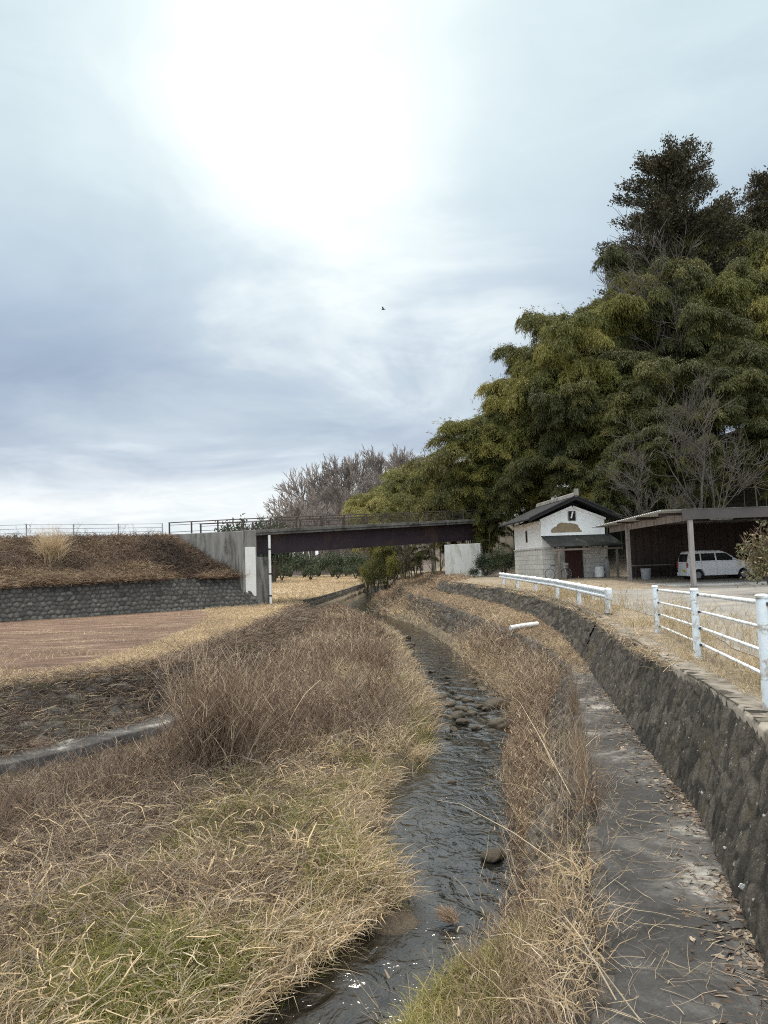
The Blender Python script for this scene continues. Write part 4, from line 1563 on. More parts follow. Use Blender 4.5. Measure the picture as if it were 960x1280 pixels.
def cap(X, Y):
    """height allowed so that the left ledge stays bare of tall growth in front of it"""
    dy = np.maximum((X - L4x(Y)) / .62, 0)
    px, _ = topix(X, Y, Y * 0 + 1.0)
    return np.where((Y < 19) & (px < 225), .14 + .20 * dy, 9.)


def pick(k, *a):
    return [q[k] for q in a]


straw, grey, green, twig, heads, red, rs, rust = Stuff(), Stuff(), Stuff(), Stuff(), Stuff(), Stuff(), Stuff(), Stuff()
lipw = lambda y: L0(y) + .12
foot = lambda y: L4x(y) + .25
left_lim = lambda y: np.maximum(foot(y), -.62 * y - .5)
def gmask(X, Y):
    d = L0(Y) - X
    return .8 * patch(X, Y, .8, 73) + .42 * np.exp(-((Y - 6.5) / 1.1) ** 2) + .34 * (d < .9) * (Y < 10) + .3 * np.exp(-((Y - 17) / 2.2) ** 2) * (d < 1.0) + .12 * (d < .6) - .10 * np.maximum(d - 1.5, 0) - .25 * ((Y > 10.8) & (Y < 14.2))


# ---- left bank: greens near the water, in patches
X, Y, Z, ti, ta = tufts(6800, 10, .07, lambda y: L0(y) - 3.0, lambda y: L0(y) + .05, 5.5, 26)
gp_ = gmask(X, Y)
k = gp_ > rng.uniform(-.15, .5, len(X))
X, Y, Z, ti, ta, gp_ = pick(k, X, Y, Z, ti, ta, gp_)
put(green, X, Y, Z, .18, .48, .006, .012, .45, 1.2, .62 + 1.3 * ti - .35 * gp_, 4, .1, az=ta, spread=.22)
# straw hanging over the lip
X, Y, Z, ti, ta = tufts(1500, 9, .09, lambda y: L0(y) - .5, lipw, 6, 48)
k = patch(X, Y, .9, 177) > -.22
X, Y, Z, ti, ta = pick(k, X, Y, Z, ti, ta)
put(straw, X, Y, np.maximum(Z, waterz(Y) + .12), .25, .65, .007, .014, .6, 1.3, .58 + ti + .35 * patch(X, Y, .6, 75), 4, .4, az=np.where(rng.random(len(ta)) < .45, .2, ta), spread=.25)
# broad pale straw leaves in tufts
X, Y, Z, ti, ta = tufts(6400, 9, .11, lambda y: np.maximum(L0(y) - 4.4, left_lim(y)), lambda y: L0(y) - .1, 5.0, 32)
d = L0(Y) - X
pz = patch(X, Y, .45, 81)
k = rng.random(len(X)) < np.clip(.72 + 1.5 * pz - d * .17 - 1.0 * np.clip(gmask(X, Y), 0, 1), .12, 1)
X, Y, Z, ti, ta, pz, d = pick(k, X, Y, Z, ti, ta, pz, d)
put(straw, X, Y, Z, .2, .62, .006, .016, .95, .9, .66 + ti + .4 * pz - .05 * d, 4, .5, az=ta, spread=.28)
# matted grey leaves and stems under them
X, Y, Z, ti, ta = tufts(4600, 9, .16, left_lim, lambda y: L0(y) - .9, 5.0, 28)
k = rng.random(len(X)) > 2.2 * gmask(X, Y)
X, Y, Z, ti, ta = pick(k, X, Y, Z, ti, ta)
put(grey, X, Y, Z, .25, .75, .006, .018, 1.05, .8, .5 + ti + .4 * patch(X, Y, .45, 83), 4, .45, az=ta, spread=.25, hmax=cap(X, Y))
X, Y, Z, ti, ta = tufts(3400, 9, .25, left_lim, lambda y: L0(y) - .9, 5.0, 28)
k = rng.random(len(X)) > 2.5 * gmask(X, Y) + .1
X, Y, Z, ti, ta = pick(k, X, Y, Z, ti, ta)
put(twig, X, Y, Z, .3, 1.0, .004, .007, 1.05, .6, .40 + ti + .3 * patch(X, Y, .4, 85), 5, .2, flat=.5, hmax=cap(X, Y))
# long pale broken reed leaves lying about
X, Y, Z, ti, ta = tufts(900, 4, .15, left_lim, lambda y: L0(y) - .3, 5.0, 24)
put(grey, X, Y, Z + .12, .3, .8, .008, .018, .8, 1.6, .92 + ti, 6, .65, hmax=cap(X, Y), spread=.25)
n_c = 700
X, Y, Z = scatter(n_c, left_lim, lambda y: L0(y) - 1.4, 7.5, 17)
n_c = len(X)
V, Fq, T, _ = blades(np.stack([X, Y, Z], -1), np.minimum(U_(.6, 1.5, n_c), cap(X, Y) * 1.5), np.maximum(U_(.005, .009, n_c), .0006 * Y), U_(0, 6.28, n_c), U_(.3, .9, n_c), U_(1.5, 2.4, n_c), U_(.75, 1.0, n_c), 7, flat=.5)
twig.add(V, Fq, T)
# bramble mounds in front of the left ledge
X, Y, Z, ti, ta = tufts(620, 10, .3, left_lim, lambda y: L4x(y) + 4.0, 8.0, 17)
weeds(twig, None, X, Y, Z, .5, 1.15, .6 + ti, 4, .005, .7, hmax=cap(X, Y))
# brown weeds along the left bank
X, Y, Z, ti, ta = tufts(520, 7, .22, lambda y: L4x(y) + .1 + (y < 20) * 1.5, lambda y: L0(y) - .7 - (y < 16) * 1.0, 13.5, 50)
k = patch(X, Y, .3, 91) > -.25
X, Y, Z, ti, ta = pick(k, X, Y, Z, ti, ta)
weeds(red, heads, X, Y, Z, .7, 1.75, .55 + ti + .4 * patch(X, Y, .4, 93), 7, .0065, .28, headp=.06, hmax=np.minimum(cap(X, Y), np.interp(Y, [14, 17, 20, 26, 32, 50], [.9, 1.1, 1.5, 1.0, .75, .55])))
X, Y, Z, ti, ta = tufts(2600, 9, .22, lambda y: L4x(y) - .1 + (y < 20) * 1.4, lambda y: L0(y) - .25, 14.5, 50)
put(grey, X, Y, Z, .4, 1.25, .007, .017, .4, 1.1, .68 + ti + .45 * patch(X, Y, .35, 95), 4, .35, spread=.22, hmax=np.minimum(cap(X, Y), np.interp(Y, [14, 17, 20, 26, 32, 50], [.7, .9, 1.1, .95, .75, .55])))
# bank under the field edge
X, Y, Z, ti, ta = tufts(3600, 9, .2, lambda y: L6x(y) - .5, lambda y: L5x(y) + .12, 12, 44)
put(twig, X, Y, Z + .03, .25, .8, .005, .009, .9, 1.0, .5 + ti + .5 * patch(X, Y, .5, 97), 4, .2, flat=.4)
X, Y, Z, ti, ta = tufts(1500, 8, .15, lambda y: L6x(y) - .7, lambda y: L5x(y) + .1, 12, 44)
put(grey, X, Y, Z + .03, .2, .6, .008, .016, .9, 1.2, .7 + ti, 4, .3, az=ta)

# ---- right bank
wallfoot = lambda y: np.maximum(R2x(y) - np.where((y > 9.5) & (y < 18.5), .78, .3), R0(y) + .25)
dsc = lambda X, Y: np.clip((X - R0(Y)) / 1.0, .15, 1) * np.interp(Y, [6, 10], [.62, 1])
X, Y, Z, ti, ta = tufts(3000, 10, .11, lambda y: R0(y) + .1, wallfoot, 4.0, 24)
k = rng.random(len(X)) < .75 + 1.2 * patch(X, Y, .7, 181) - .9 * ((X > R2x(Y) - .85) & (Y > 9.5) & (Y < 18.5))
X, Y, Z, ti, ta = pick(k, X, Y, Z, ti, ta)
put(rs, X, Y, Z, .2, .52, .005, .012, .7, 1.1, .52 + ti + .6 * patch(X, Y, .6, 101), 4, .35, az=ta, spread=.2, hmax=.55 * dsc(X, Y))
X, Y, Z, ti, ta = tufts(1300, 10, .08, lambda y: R0(y) + .0, lambda y: R0(y) + 1.0, 4.2, 8.2)
put(green_r := Stuff(), X, Y, Z, .15, .38, .005, .01, .4, 1.1, .62 + ti + .4 * patch(X, Y, .8, 103), 4, .1, az=ta)
X, Y, Z, ti, ta = tufts(230, 6, .2, lambda y: R0(y) + .35, lambda y: wallfoot(y) - .1 * ((y > 9.5) & (y < 18)), 5.0, 22)
weeds(red, heads, X, Y, Z, .4, 1.2, .65 + ti, 8, .0045, .35, headp=.06, hmax=1.2 * dsc(X, Y))
X, Y, Z, ti, ta = tufts(1150, 8, .2, lambda y: R0(y) + .1, lambda y: wallfoot(y) - .1 * ((y > 9.5) & (y < 18)), 5, 24)
put(twig, X, Y, Z, .3, .75, .004, .006, .7, .9, .6 + ti, 4, .1, flat=.4, hmax=.7 * dsc(X, Y), spread=.3)
X, Y, Z, ti, ta = tufts(150, 6, .16, lambda y: R0(y) + .15, lambda y: R2x(y) - .85, 8.0, 20)
weeds(red, heads, X, Y, Z, .6, 1.4, .5 + ti, 9, .0042, .3, headp=.05, hmax=1.4 * np.clip((X - R0(Y)) / .8, .3, 1))
X, Y, Z, ti, ta = tufts(14, 26, .05, lambda y: R2x(y) - .12, lambda y: R2x(y) + .0, 8, 18)
put(rust, X, Y, R2z(Y) - .05, .4, 1.0, .005, .009, .15, .4, .85 + ti, 4, .1)
# thin pale stems standing over the near right grass
X, Y, Z = scatter(200, lambda y: R0(y) + .7, lambda y: R2x(y) - .6 * (y > 8), 4.6, 13)
weeds(rs, heads, X, Y, Z, .6, 1.3, .75, 3, .005, .5, headp=.15)
# far right benches
X, Y, Z, ti, ta = tufts(2700, 9, .22, lambda y: R0(y) + .1, lambda y: R3x(y) + .1, 18.5, 58)
k = (rng.random(len(X)) < .18) | (Y < 31) | (Y > 48) | (X > R2x(Y) - .05)
X, Y, Z, ti, ta = pick(k, X, Y, Z, ti, ta)
put(rs, X, Y, Z, .25, .8, .007, .015, .5, 1.1, .46 + ti + .5 * patch(X, Y, .3, 107), 4, .3, az=ta, hmax=np.where(X > R2x(Y) - .3, .32, .8))
X, Y, Z, ti, ta = tufts(420, 7, .3, lambda y: R0(y) + .2, lambda y: R3x(y) - .1, 18.5, 52)
k = (X < R2x(Y) - .2) & ((Y < 31) | (rng.random(len(X)) < .15))
X, Y, Z, ti, ta = pick(k, X, Y, Z, ti, ta)
weeds(red, heads, X, Y, Z, .4, 1.2, .7 + ti, 6, .006, .3, headp=.05)
X, Y, Z, ti, ta = tufts(3000, 9, .22, lambda y: R2x(y) - .2, lambda y: R3x(y) + .1, 20, 58)
k = patch(X, Y, .22, 111) > -.15
X, Y, Z, ti, ta = pick(k, X, Y, Z, ti, ta)
put(rust, X, Y, Z, .2, .6, .008, .016, .6, 1.1, .95 + ti, 4, .3, az=ta, hmax=np.where(X > R3x(Y) - 1.0, .28, .6))
X, Y, Z, ti, ta = tufts(1500, 9, .3, lambda y: R0(y) + .2, lambda y: np.interp(y, [52, 60, 80], [5, 6, 7]), 50, 84)
put(rust, X, Y, Z, .25, .7, .02, .04, .6, 1.1, .85 + ti, 3, .3, az=ta)
# overhang along the ledge edge
X, Y, Z, ti, ta = tufts(70, 8, .08, lambda y: R2x(y) - .45, lambda y: R2x(y) - .1, 4.5, 7.5)
put(rs, X, Y, R2z(Y) - .08, .2, .6, .004, .010, .7, 1.1, .6 + ti, 4, .3, az=ta)
# verge along the wall top and round the rails
vedge = lambda y: np.interp(y, [4, 8, 12, 16, 20, 24, 35, 45], [3.6, 4.55, 5.6, 6.5, 7.0, 7.2, 8.0, 8.6])
X, Y, Z, ti, ta = tufts(1700, 9, .08, lambda y: R4x(y) + .2, vedge, 6, 46)
vp = patch(X, Y, .55, 121)
k = vp > rng.uniform(-.25, .45, len(X))
k &= X > R4x(Y) + .2
X, Y, Z, ti, ta, vp = pick(k, X, Y, Z, ti, ta, vp)
rgold = Stuff()
put(rgold, X, Y, Z, .10, .36, .005, .010, .4, 1.0, .6 + ti + .4 * vp, 3, .15, az=ta)
X, Y, Z, ti, ta = tufts(160, 6, .12, lambda y: R4x(y) + .3, lambda y: R4x(y) + 2.2, 8, 34)
weeds(rgold, None, X, Y, Z, .3, .75, .6 + ti, 4, .004, .2)
X, Y, Z, ti, ta = tufts(330, 8, .12, lambda y: R4x(y) - .15, lambda y: R4x(y) + .2, 11, 48)
put(rs, X, Y, R4z(Y) - .03, .2, .55, .006, .012, .8, 1.2, .5 + ti, 4, .3, az=ta)
straw.build('straw_grass', M['straw'])
grey.build('dead_grass', M['greystraw'])
green.build('green_grass', M['greengrass'])
rs.build('bank_grass', M['straw'])
green_r.build('stream_edge_grass', M['greengrass'])
rgold.build('verge_grass', M['golden'])
red.build('dry_weeds', M['redtwig'])
heads.build('seed_heads', M['straw'])
twig.build('tangled_twigs', M['twig'])

# ---- field straw and stubble
fs = Stuff()
X, Y, Z = scatter(46000, lambda y: L6x(y) - np.interp(y, [14, 20, 30, 46], [2.2, 2.8, 3.2, 6]), lambda y: L6x(y) + .1, 14, 48)
put(fs, X, Y, Z, .08, .28, .007, .013, .8, .7, .62 + .3 * patch(X, Y, .5, 131), 2, .2)
X, Y, Z = scatter(9000, lambda y: -.53 * y, lambda y: L6x(y) - 1.0, 17, 46)
k = patch(X, Y * 2.5, .35, 133) > .0
X, Y, Z = X[k], Y[k], Z[k]
put(fs, X, Y, Z, .06, .22, .008, .016, 1.1, .5, .35 + .6 * patch(X, Y * 2, .35, 133), 2, .1)
X, Y, Z = scatter(24000, lambda y: np.maximum(-.4 * y, -22), lambda y: L6x(y) + .3, 46, 120)
put(fs, X, Y, Z, .15, .4, .02, .04, .7, .8, .6 + .35 * patch(X, Y, .2, 135), 2, .1)
fs.build('field_stubble', M['straw'])
# ---- embankment
es = rust
nS = 46000
ti, si = rng.random(nS), rng.random(nS)
iu, iv = ti * (S.shape[0] - 1.001), si * (S.shape[1] - 1.001)
a0, b0 = iu.astype(int), iv.astype(int)
fu, fv = (iu - a0)[:, None], (iv - b0)[:, None]
P = S[a0, b0] * (1 - fu) * (1 - fv) + S[a0 + 1, b0] * fu * (1 - fv) + S[a0, b0 + 1] * (1 - fu) * fv + S[a0 + 1, b0 + 1] * fu * fv
k = view_ok(P[:, 0], P[:, 1], P[:, 2])
P, sv, tv = P[k], si[k], ti[k]
tn = .42 + .85 * patch(P[:, 0] + P[:, 2], P[:, 1] * 1.5, .5, 141) + np.where(sv < .24 + .25 * patch(P[:, 0], P[:, 0] * 0, .4, 143), .38, 0)
put(es, P[:, 0], P[:, 1], P[:, 2], .25, .8, .016, .03, .75, 1.0, tn, 4, .3, az=np.where(rng.random(len(P)) < .6, -PI / 2, rng.uniform(0, 6.28, len(P))))
lowp = np.concatenate([P[sv < .08]] * 3) + rng.normal(0, .15, (3 * (sv < .08).sum(), 3)) * np.array([1, 1, .3])
lowp = lowp[patch(lowp[:, 0], lowp[:, 0] * 0, .6, 171) > -.25]
put(es, lowp[:, 0], lowp[:, 1] - .05, lowp[:, 2] + .05, .4, 1.1, .016, .028, 1.0, 1.3, np.full(len(lowp), .72), 4, .1, az=-PI / 2)
es.build('rusty_grass', M['rust'])

# pampas tuft on the embankment
pb = at(64, 708, 43.6)
tf = empty('pampas_tuft', tuple(pb))
tag(tf, 'pale straw coloured pampas tuft on the brown embankment slope', 'grass tuft')
st = Stuff()
N_ = 1300
P = np.stack([rng.normal(0, .16, N_), rng.normal(0, .16, N_), np.zeros(N_)], -1)
V, Fq, T, _ = blades(P, U_(1.2, 2.6, N_), U_(.012, .026, N_), U_(0, 6.28, N_), np.abs(rng.normal(.12, .14, N_)), np.abs(rng.normal(.8, .5, N_)), U_(.45, 1, N_), 5, rng.random(N_) < .1, floor=False)
st.add(V, Fq, T)
st.build('leaves', M['straw'], tf, None)

# dry weed stalks on the embankment crest, each a plant of its own
stk = None
for i, (px, top) in enumerate(((36, 652), (92, 651), (20, 658), (72, 656), (150, 653), (166, 655), (108, 659), (185, 657), (52, 661))):
    tq_ = np.clip((px + 260) / 480 * .76, 0, .75)
    cpt = Vector(crest(np.array([tq_]))[0])
    hgt = at(px, top, cpt.y).z - cpt.z
    if i < 3:
        st = Stuff()
        weeds(st, None, np.zeros(2) + .02, np.zeros(2), np.zeros(2), 1.0, 1.1, np.full(2, .4), 14, .022, .1)
        me = st.build('dry_weed_stalk', M['twig'], None, None)
        if i == 0:
            variants = []
        variants.append(me)
        o = me
    else:
        o = variants[i % 3].copy()
        COL.objects.link(o)
    o.location = (at(px, 670, cpt.y).x, cpt.y + .1, cpt.z - .02)
    o.scale = (hgt, hgt, hgt)
    tag(o, 'thin dry weed stalk standing against the sky on the embankment crest', 'weed', 'weed stalks on the embankment crest')

# the reddish shrub clump on the left bank
sb = on(272, 965, .75)
sh_ = empty('bare_shrub', (sb.x, sb.y, float(gz(np.array(sb.x), np.array(sb.y))) - .05))
tag(sh_, 'big fan of reddish bare shrub stems on the left bank by the concrete ledge', 'shrub')
st = Stuff()
N_ = 420
P = np.stack([rng.normal(0, .22, N_), rng.normal(0, .18, N_), np.zeros(N_)], -1)
V, Fq, T, Q = blades(P, U_(1.2, 2.45, N_), U_(.009, .017, N_), U_(0, 6.28, N_), np.abs(rng.normal(.24, .2, N_)), np.abs(rng.normal(.6, .3, N_)), U_(.2, 1.0, N_), 5, floor=False, flat=.4)
st.add(V, Fq, T)
for r_ in range(5):
    s_ = U_(.4, .97, N_) * 4.999
    i = s_.astype(int)
    fr = (s_ - i)[:, None]
    P = Q[np.arange(N_), i] * (1 - fr) + Q[np.arange(N_), i + 1] * fr
    V, Fq, T, _ = blades(P, U_(.25, .7, N_), np.full(N_, .007), U_(0, 6.28, N_), U_(.3, .9, N_), U_(.5, 1.3, N_), U_(.3, 1, N_), 3, floor=False, flat=.4)
    st.add(V, Fq, T)
st.build('stems', M['redtwig'], sh_, None)

# long pale fallen stalks (few, distinct)
pale = [((545, 1000), (770, 1130), 1.0), ((640, 870), (722, 1010), 1.0), ((612, 1170), (760, 1262), .9), ((700, 1190), (800, 1275), 1.3), ((360, 905), (400, 850), 1.0), ((690, 1150), (770, 1250), 1.35)]
for i, (p, q_, z) in enumerate(pale):
    a = on(p[0], p[1], z + .55 if i != 4 else 1.6)
    b = on(q_[0], q_[1], z + .25 if i != 4 else 1.9)
    mid = (a + b) / 2 + Vector((0, 0, .12))
    q = MB()
    q.tube([a, (a * 2 + mid) / 3 + Vector((.02, 0, .06)), mid, (b * 2 + mid) / 3, b], [.002, .003, .004, .005, .005], 5)
    o = q.build('fallen_stalk', M['stalk'], None)
    tag(o, ['long pale stalk arching from the stream edge to the ledge', 'pale stalk leaning over the weeds beside the far ledge', 'pale stalk lying over the near right bank grass', 'pale stalk crossing the near left corner of the ledge',
            'pale stalk arching before the reddish shrub', 'short pale stalk resting on the near ledge edge'][i], 'stalk')

# ---- litter of leaves and twigs on the ledge
lt = Stuff()
X, Y, Z = scatter(2600, lambda y: R3x(y) - .35 * rng.random(len(y)) ** 2 * 1.6, lambda y: R3x(y) + .03, 4.2, 20)
n_ = len(X)
P = np.stack([X, Y, R2z(Y) + .018], -1)
V, Fq, T, _ = blades(P, U_(.03, .10, n_), U_(.015, .04, n_), U_(0, 6.28, n_), U_(1.35, 1.55, n_), U_(1.5, 1.7, n_), U_(-.2, .8, n_), 2, flat=.4, twist=U_(-.4, .4, n_), floor=False)
lt.add(V, Fq, T)
X, Y, Z = scatter(750, R2x, R3x, 4.2, 20)
n_ = len(X)
P = np.stack([X, Y, R2z(Y) + .02], -1)
V, Fq, T, _ = blades(P, U_(.1, .5, n_), U_(.003, .006, n_), U_(0, 6.28, n_), U_(1.5, 1.57, n_), U_(1.52, 1.6, n_), U_(.3, 1, n_), 4, flat=.5, floor=False)
lt.add(V, Fq, T)
lt.build('leaf_litter', M['greystraw'])

# pale scraps on the wall
for i, (px, py) in enumerate(((926, 1110), (877, 992), (905, 1060), (832, 905), (956, 1020))):
    # point on the sloping wall face
    best = None
    for d in np.arange(4, 20, .03):
        p = at(px, py, d)
        if p.z < 1.6:
            break
        fx = R3x(d) + .5 * (p.z - R3z(d)) / (R4z(d) - R3z(d))
        if p.x > fx - .13:
            best = p
            break
    if best is None:
        continue
    q = MB()
    rr = random.Random(i)
    for k in range(3):
        q.hexa([(-.035, -.004, k * .02), (.03, -.004, k * .02 - .01), (.03, .004, k * .02 - .01), (-.035, .004, k * .02)], [(-.025, -.01, .02 + k * .02), (.02, -.012, .02 + k * .02), (.02, -.004, .02 + k * .02), (-.025, -.002, .02 + k * .02)])
    o = q.build('paper_scrap', M['palepipe'], None)
    o.location = best
    o.rotation_euler = (rr.uniform(-.3, .3), rr.uniform(-1, 1), rr.uniform(-.5, .5))
    sc_ = (.62, .4, .35, .35, .3)[i]
    o.scale = (sc_, sc_, sc_)
    if i == 0:
        tag(o, 'largest white scrap stuck low on the near mossy wall', 'scrap', 'white scraps on the near wall')
    else:
        tag(o, 'small white scrap caught on the near mossy wall', 'scrap', 'white scraps on the near wall')

# ------------------------------------------------------------------ stones in the stream
M['rock'] = m_stone('wet river stone', (0.03, 0.026, 0.021), (0.095, 0.076, 0.058), (0.2, 0.17, 0.14), (0.045, 0.042, 0.02), .7, .52)
rocks = []
for i in range(5):
    bm = bmesh.new()
    bmesh.ops.create_icosphere(bm, subdivisions=4, radius=1)
    sd = 200 + i * 7
    for v in bm.verts:
        c = v.co
        k = 1 + .45 * (float(fbm(c.x * 1.1 + c.z * .7 + 9 * i, c.y * 1.1 - c.z * .6, sd, 3))) * 2 + .08 * float(fbm(c.x * 5 + c.z * 3, c.y * 5 - c.z * 3, sd + 3, 2))
        v.co = Vector((c.x * k, c.y * k * .8, c.z * k * .55))
        # a few flat cleavage faces
        v.co.z = min(v.co.z, .42 + .05 * v.co.x)
    me = bpy.data.meshes.new('stream_stone')
    bm.to_mesh(me)
    bm.free()
    me.polygons.foreach_set('use_smooth', np.ones(len(me.polygons), bool))
    a_ = me.attributes.new('tint', 'FLOAT', 'POINT')
    a_.data.foreach_set('value', np.full(len(me.vertices), .3 + .13 * i, np.float32))
    me.materials.append(M['rock'])
    rocks.append(me)


def rock(X, Y, s, label, group=None, dz=0.0, i=None):
    o = bpy.data.objects.new('stream_stone', rocks[random.randrange(5) if i is None else i])
    COL.objects.link(o)
    o.location = (X, Y, float(waterz(Y)) + dz)
    o.rotation_euler = (random.uniform(-.2, .2), random.uniform(-.2, .2), random.uniform(0, 6.28))
    o.scale = (s, s * random.uniform(.8, 1.2), s * random.uniform(.75, 1.1))
    tag(o, label, 'stone', group)
    return o


for px, py, s in ((560, 882, .22), (575, 888, .26), (548, 893, .2), (585, 878, .2), (570, 897, .25), (555, 874, .18), (545, 880, .16), (590, 893, .18), (578, 902, .2), (566, 868, .15), (538, 888, .2), (600, 885, .16)):
    p = on(px, py, .38)
    rock(p.x, p.y, s, 'flat brown stone in the cluster breaking the riffle mid stream', 'stones clustered in the riffle', .02)
for px, py, s in ((530, 868, .16), (528, 850, .2), (545, 856, .15), (560, 848, .14), (540, 842, .16), (580, 852, .15), (615, 868, .2), (604, 862, .17), (520, 838, .18), (556, 838, .13), (596, 905, .15), (530, 905, .17)):
    p = on(px, py, .45)
    rock(p.x, p.y, s, 'small dark stone showing in the broken water above the riffle', 'stones above the riffle', .0)
for px, py, s, lb in ((622, 882, .4, 'mossy boulder at the right water edge beside the riffle'), (632, 906, .45, 'large dark boulder under the right bank weeds below the riffle'), (617, 1076, .2, 'dark square stone standing alone in the smooth near water'),
                      (495, 1150, .42, 'wide flat stone under the overhanging grass of the near left bank'), (505, 880, .28, 'pale stone at the left water edge beside the riffle')):
    p = on(px, py, float(waterz(9)) if py > 1000 else .38)
    o = rock(p.x, p.y, s, lb, None, .03)
    if px == 495:
        o.location.z -= .1
        o.scale.z *= .7
for i in range(16):
    px = 452 + i * 5 + random.uniform(-3, 3)
    py = 770 + (px - 452) * .42 + random.uniform(-2, 3)
    p = on(px, py, .95)
    rock(float(L0(p.y)) + random.uniform(-.1, .5), p.y, random.uniform(.2, .38), 'dark stone in the row lining the far left water edge', 'stones lining the far left edge', .05)
for i in range(34):
    yy = random.gauss(20.5, 2.6)
    xx = random.uniform(float(L0(yy)) + .1, float(R0(yy)) - .1)
    rock(xx, yy, random.uniform(.06, .15), 'small wet pebble stone scattered in the riffle', 'small stones of the riffle', random.uniform(-.01, .03))
# brown plume of debris caught in the water
p = on(565, 1152, .22)
db = Stuff()
N_ = 260
P = np.stack([rng.normal(0, .035, N_), rng.normal(0, .03, N_), np.full(N_, .0)], -1)
V, Fq, T, _ = blades(P, U_(.12, .28, N_), U_(.005, .01, N_), PI * .75 + rng.normal(0, .5, N_), U_(.4, 1.2, N_), U_(1.2, 1.8, N_), U_(.4, 1, N_), 3, floor=False)
db.add(V, Fq, T)
o = db.build('seed_plume', M['rust'], None, None)
o.location = p
tag(o, 'brown feathery plume caught in the near stream current', 'plume')

# ------------------------------------------------------------------ trees


def leafquads(P, D, L, W, tint, roll=None):
    """kite leaves at P pointing along D"""
    n_ = len(P)
    D = D / (np.linalg.norm(D, axis=1, keepdims=True) + 1e-9)
    r_ = rng.normal(0, 1, (n_, 3))
    S_ = np.cross(D, r_)
    S_ /= np.linalg.norm(S_, axis=1, keepdims=True) + 1e-9
    b = P + D * (L * .45)[:, None]
    V = np.stack([P, b + S_ * (W / 2)[:, None], P + D * L[:, None], b - S_ * (W / 2)[:, None]], 1).reshape(-1, 3)
    Fq = np.arange(n_ * 4).reshape(-1, 4)
    return V, Fq, np.repeat(tint, 4)


def bamboo_variant(seed, H=13.0, crown0=.28, bend=1.2, wide=1.0, nb=40):
    global rng
    keep = rng
    rng = np.random.default_rng(seed)
    azb = 0.0
    K = 18
    th = bend * (np.arange(K) / (K - 1)) ** 2.6 + .02
    pts = [np.zeros(3)]
    for k in range(K):
        pts.append(pts[-1] + np.array([math.sin(th[k]), 0, math.cos(th[k])]) * H / K)
    pts = np.array(pts)
    root = empty('bamboo_tree')
    q = MB()
    q.tube(pts[:-1], [.055 - .045 * k / K for k in range(K)], 5)
    q.build('culm', M['culm'], root)
    st = Stuff()
    s = crown0 + (1 - crown0) * (np.arange(nb) + .5) / nb
    s = np.clip(s + rng.normal(0, .035, nb), crown0 * .8, .995)
    br_pts = np.stack([np.interp(s * K, np.arange(K + 1), pts[:, c]) for c in range(3)], -1)
    shape = np.sin(np.clip((s - crown0) / (1 - crown0), 0, 1) ** .8 * PI * .84 + .34)
    bl_ = (0.8 + 1.7 * np.clip(shape, .1, 1)) * rng.uniform(.75, 1.2, nb) * wide
    azs = np.cumsum(rng.uniform(1.9, 2.9, nb))
    PP, DD, TT = [], [], []
    for i in range(nb):
        # an arching branch with drooping feathery twigs, leaves along each twig
        steps = 9
        p = br_pts[i].copy()
        a = azs[i]
        tht = rng.uniform(.2, .75)
        drop = rng.uniform(1.5, 2.4)
        tone = rng.uniform(.1, .8)
        big = rng.uniform(.75, 1.3)
        for k in range(steps):
            f_ = k / (steps - 1)
            an = tht + drop * f_ ** 1.2
            d_ = np.array([math.sin(an) * math.cos(a), math.sin(an) * math.sin(a), math.cos(an)])
            p = p + d_ * bl_[i] / steps
            if k < 2:
                continue
            ntw = 7
            m_ = 18
            ta_ = a + rng.normal(0, 1.0, ntw)
            tl = rng.uniform(.35, .85, ntw) * big
            tt_ = np.linspace(.1, 1, m_)
            for j in range(ntw):
                out_ = np.array([math.cos(ta_[j]), math.sin(ta_[j]), 0])
                x_ = tt_ * tl[j]
                pos = p + out_[None] * (x_ * .85)[:, None] + np.array([0, 0, 1.])[None] * (.5 * x_ - 1.15 * x_ ** 2 / max(tl[j], .3))[:, None]
                pos = pos + rng.normal(0, .075, (m_, 3))
                slope = .4 - 2.1 * x_ / max(tl[j], .3)
                dd = out_[None] * .8 + np.stack([0 * x_, 0 * x_, slope - .35], -1) + rng.normal(0, .28, (m_, 3))
                PP.append(pos)
                DD.append(dd)
                TT.append(tone + .25 * tt_ - .12 + rng.normal(0, .08, m_))
            if k % 2 == 0:
                # a sparse erect or trailing shoot breaks the outline
                m_ = 11
                x_ = np.linspace(.1, 1, m_) * rng.uniform(.6, 1.3)
                an_ = rng.uniform(0, 6.28)
                out_ = np.array([math.cos(an_), math.sin(an_), 0])
                rise = rng.uniform(.1, 1.1)
                pos = p + out_[None] * (x_ * .7)[:, None] + np.array([0, 0, 1.])[None] * (rise * x_ - .55 * x_ ** 2)[:, None] + rng.normal(0, .05, (m_, 3))
                dd = out_[None] * .8 + np.array([0, 0, rise * .6 - .5]) + rng.normal(0, .35, (m_, 3))
                PP.append(pos)
                DD.append(dd)
                TT.append(np.full(m_, tone + .12) + rng.normal(0, .1, m_))
    P, Dv, T = np.concatenate(PP), np.concatenate(DD), np.concatenate(TT)
    n_ = len(P)
    V, Fq, T = leafquads(P, Dv, U_(.14, .28, n_), U_(.032, .055, n_), T)
    st.add(V, Fq, T)
    root['tipx'] = float(pts[-2][0])
    st.build('crown', M['bamboo'], root, None)
    rng = keep
    return root


variants = [bamboo_variant(300 + i, 13, [.34, .22, .45, .28, .52, .3][i], [1.3, 1.0, 1.6, .8, 1.2, 1.9][i], [1, 1.25, .8, 1.3, .9, 1.1][i]) for i in range(6)]
used_v = set()


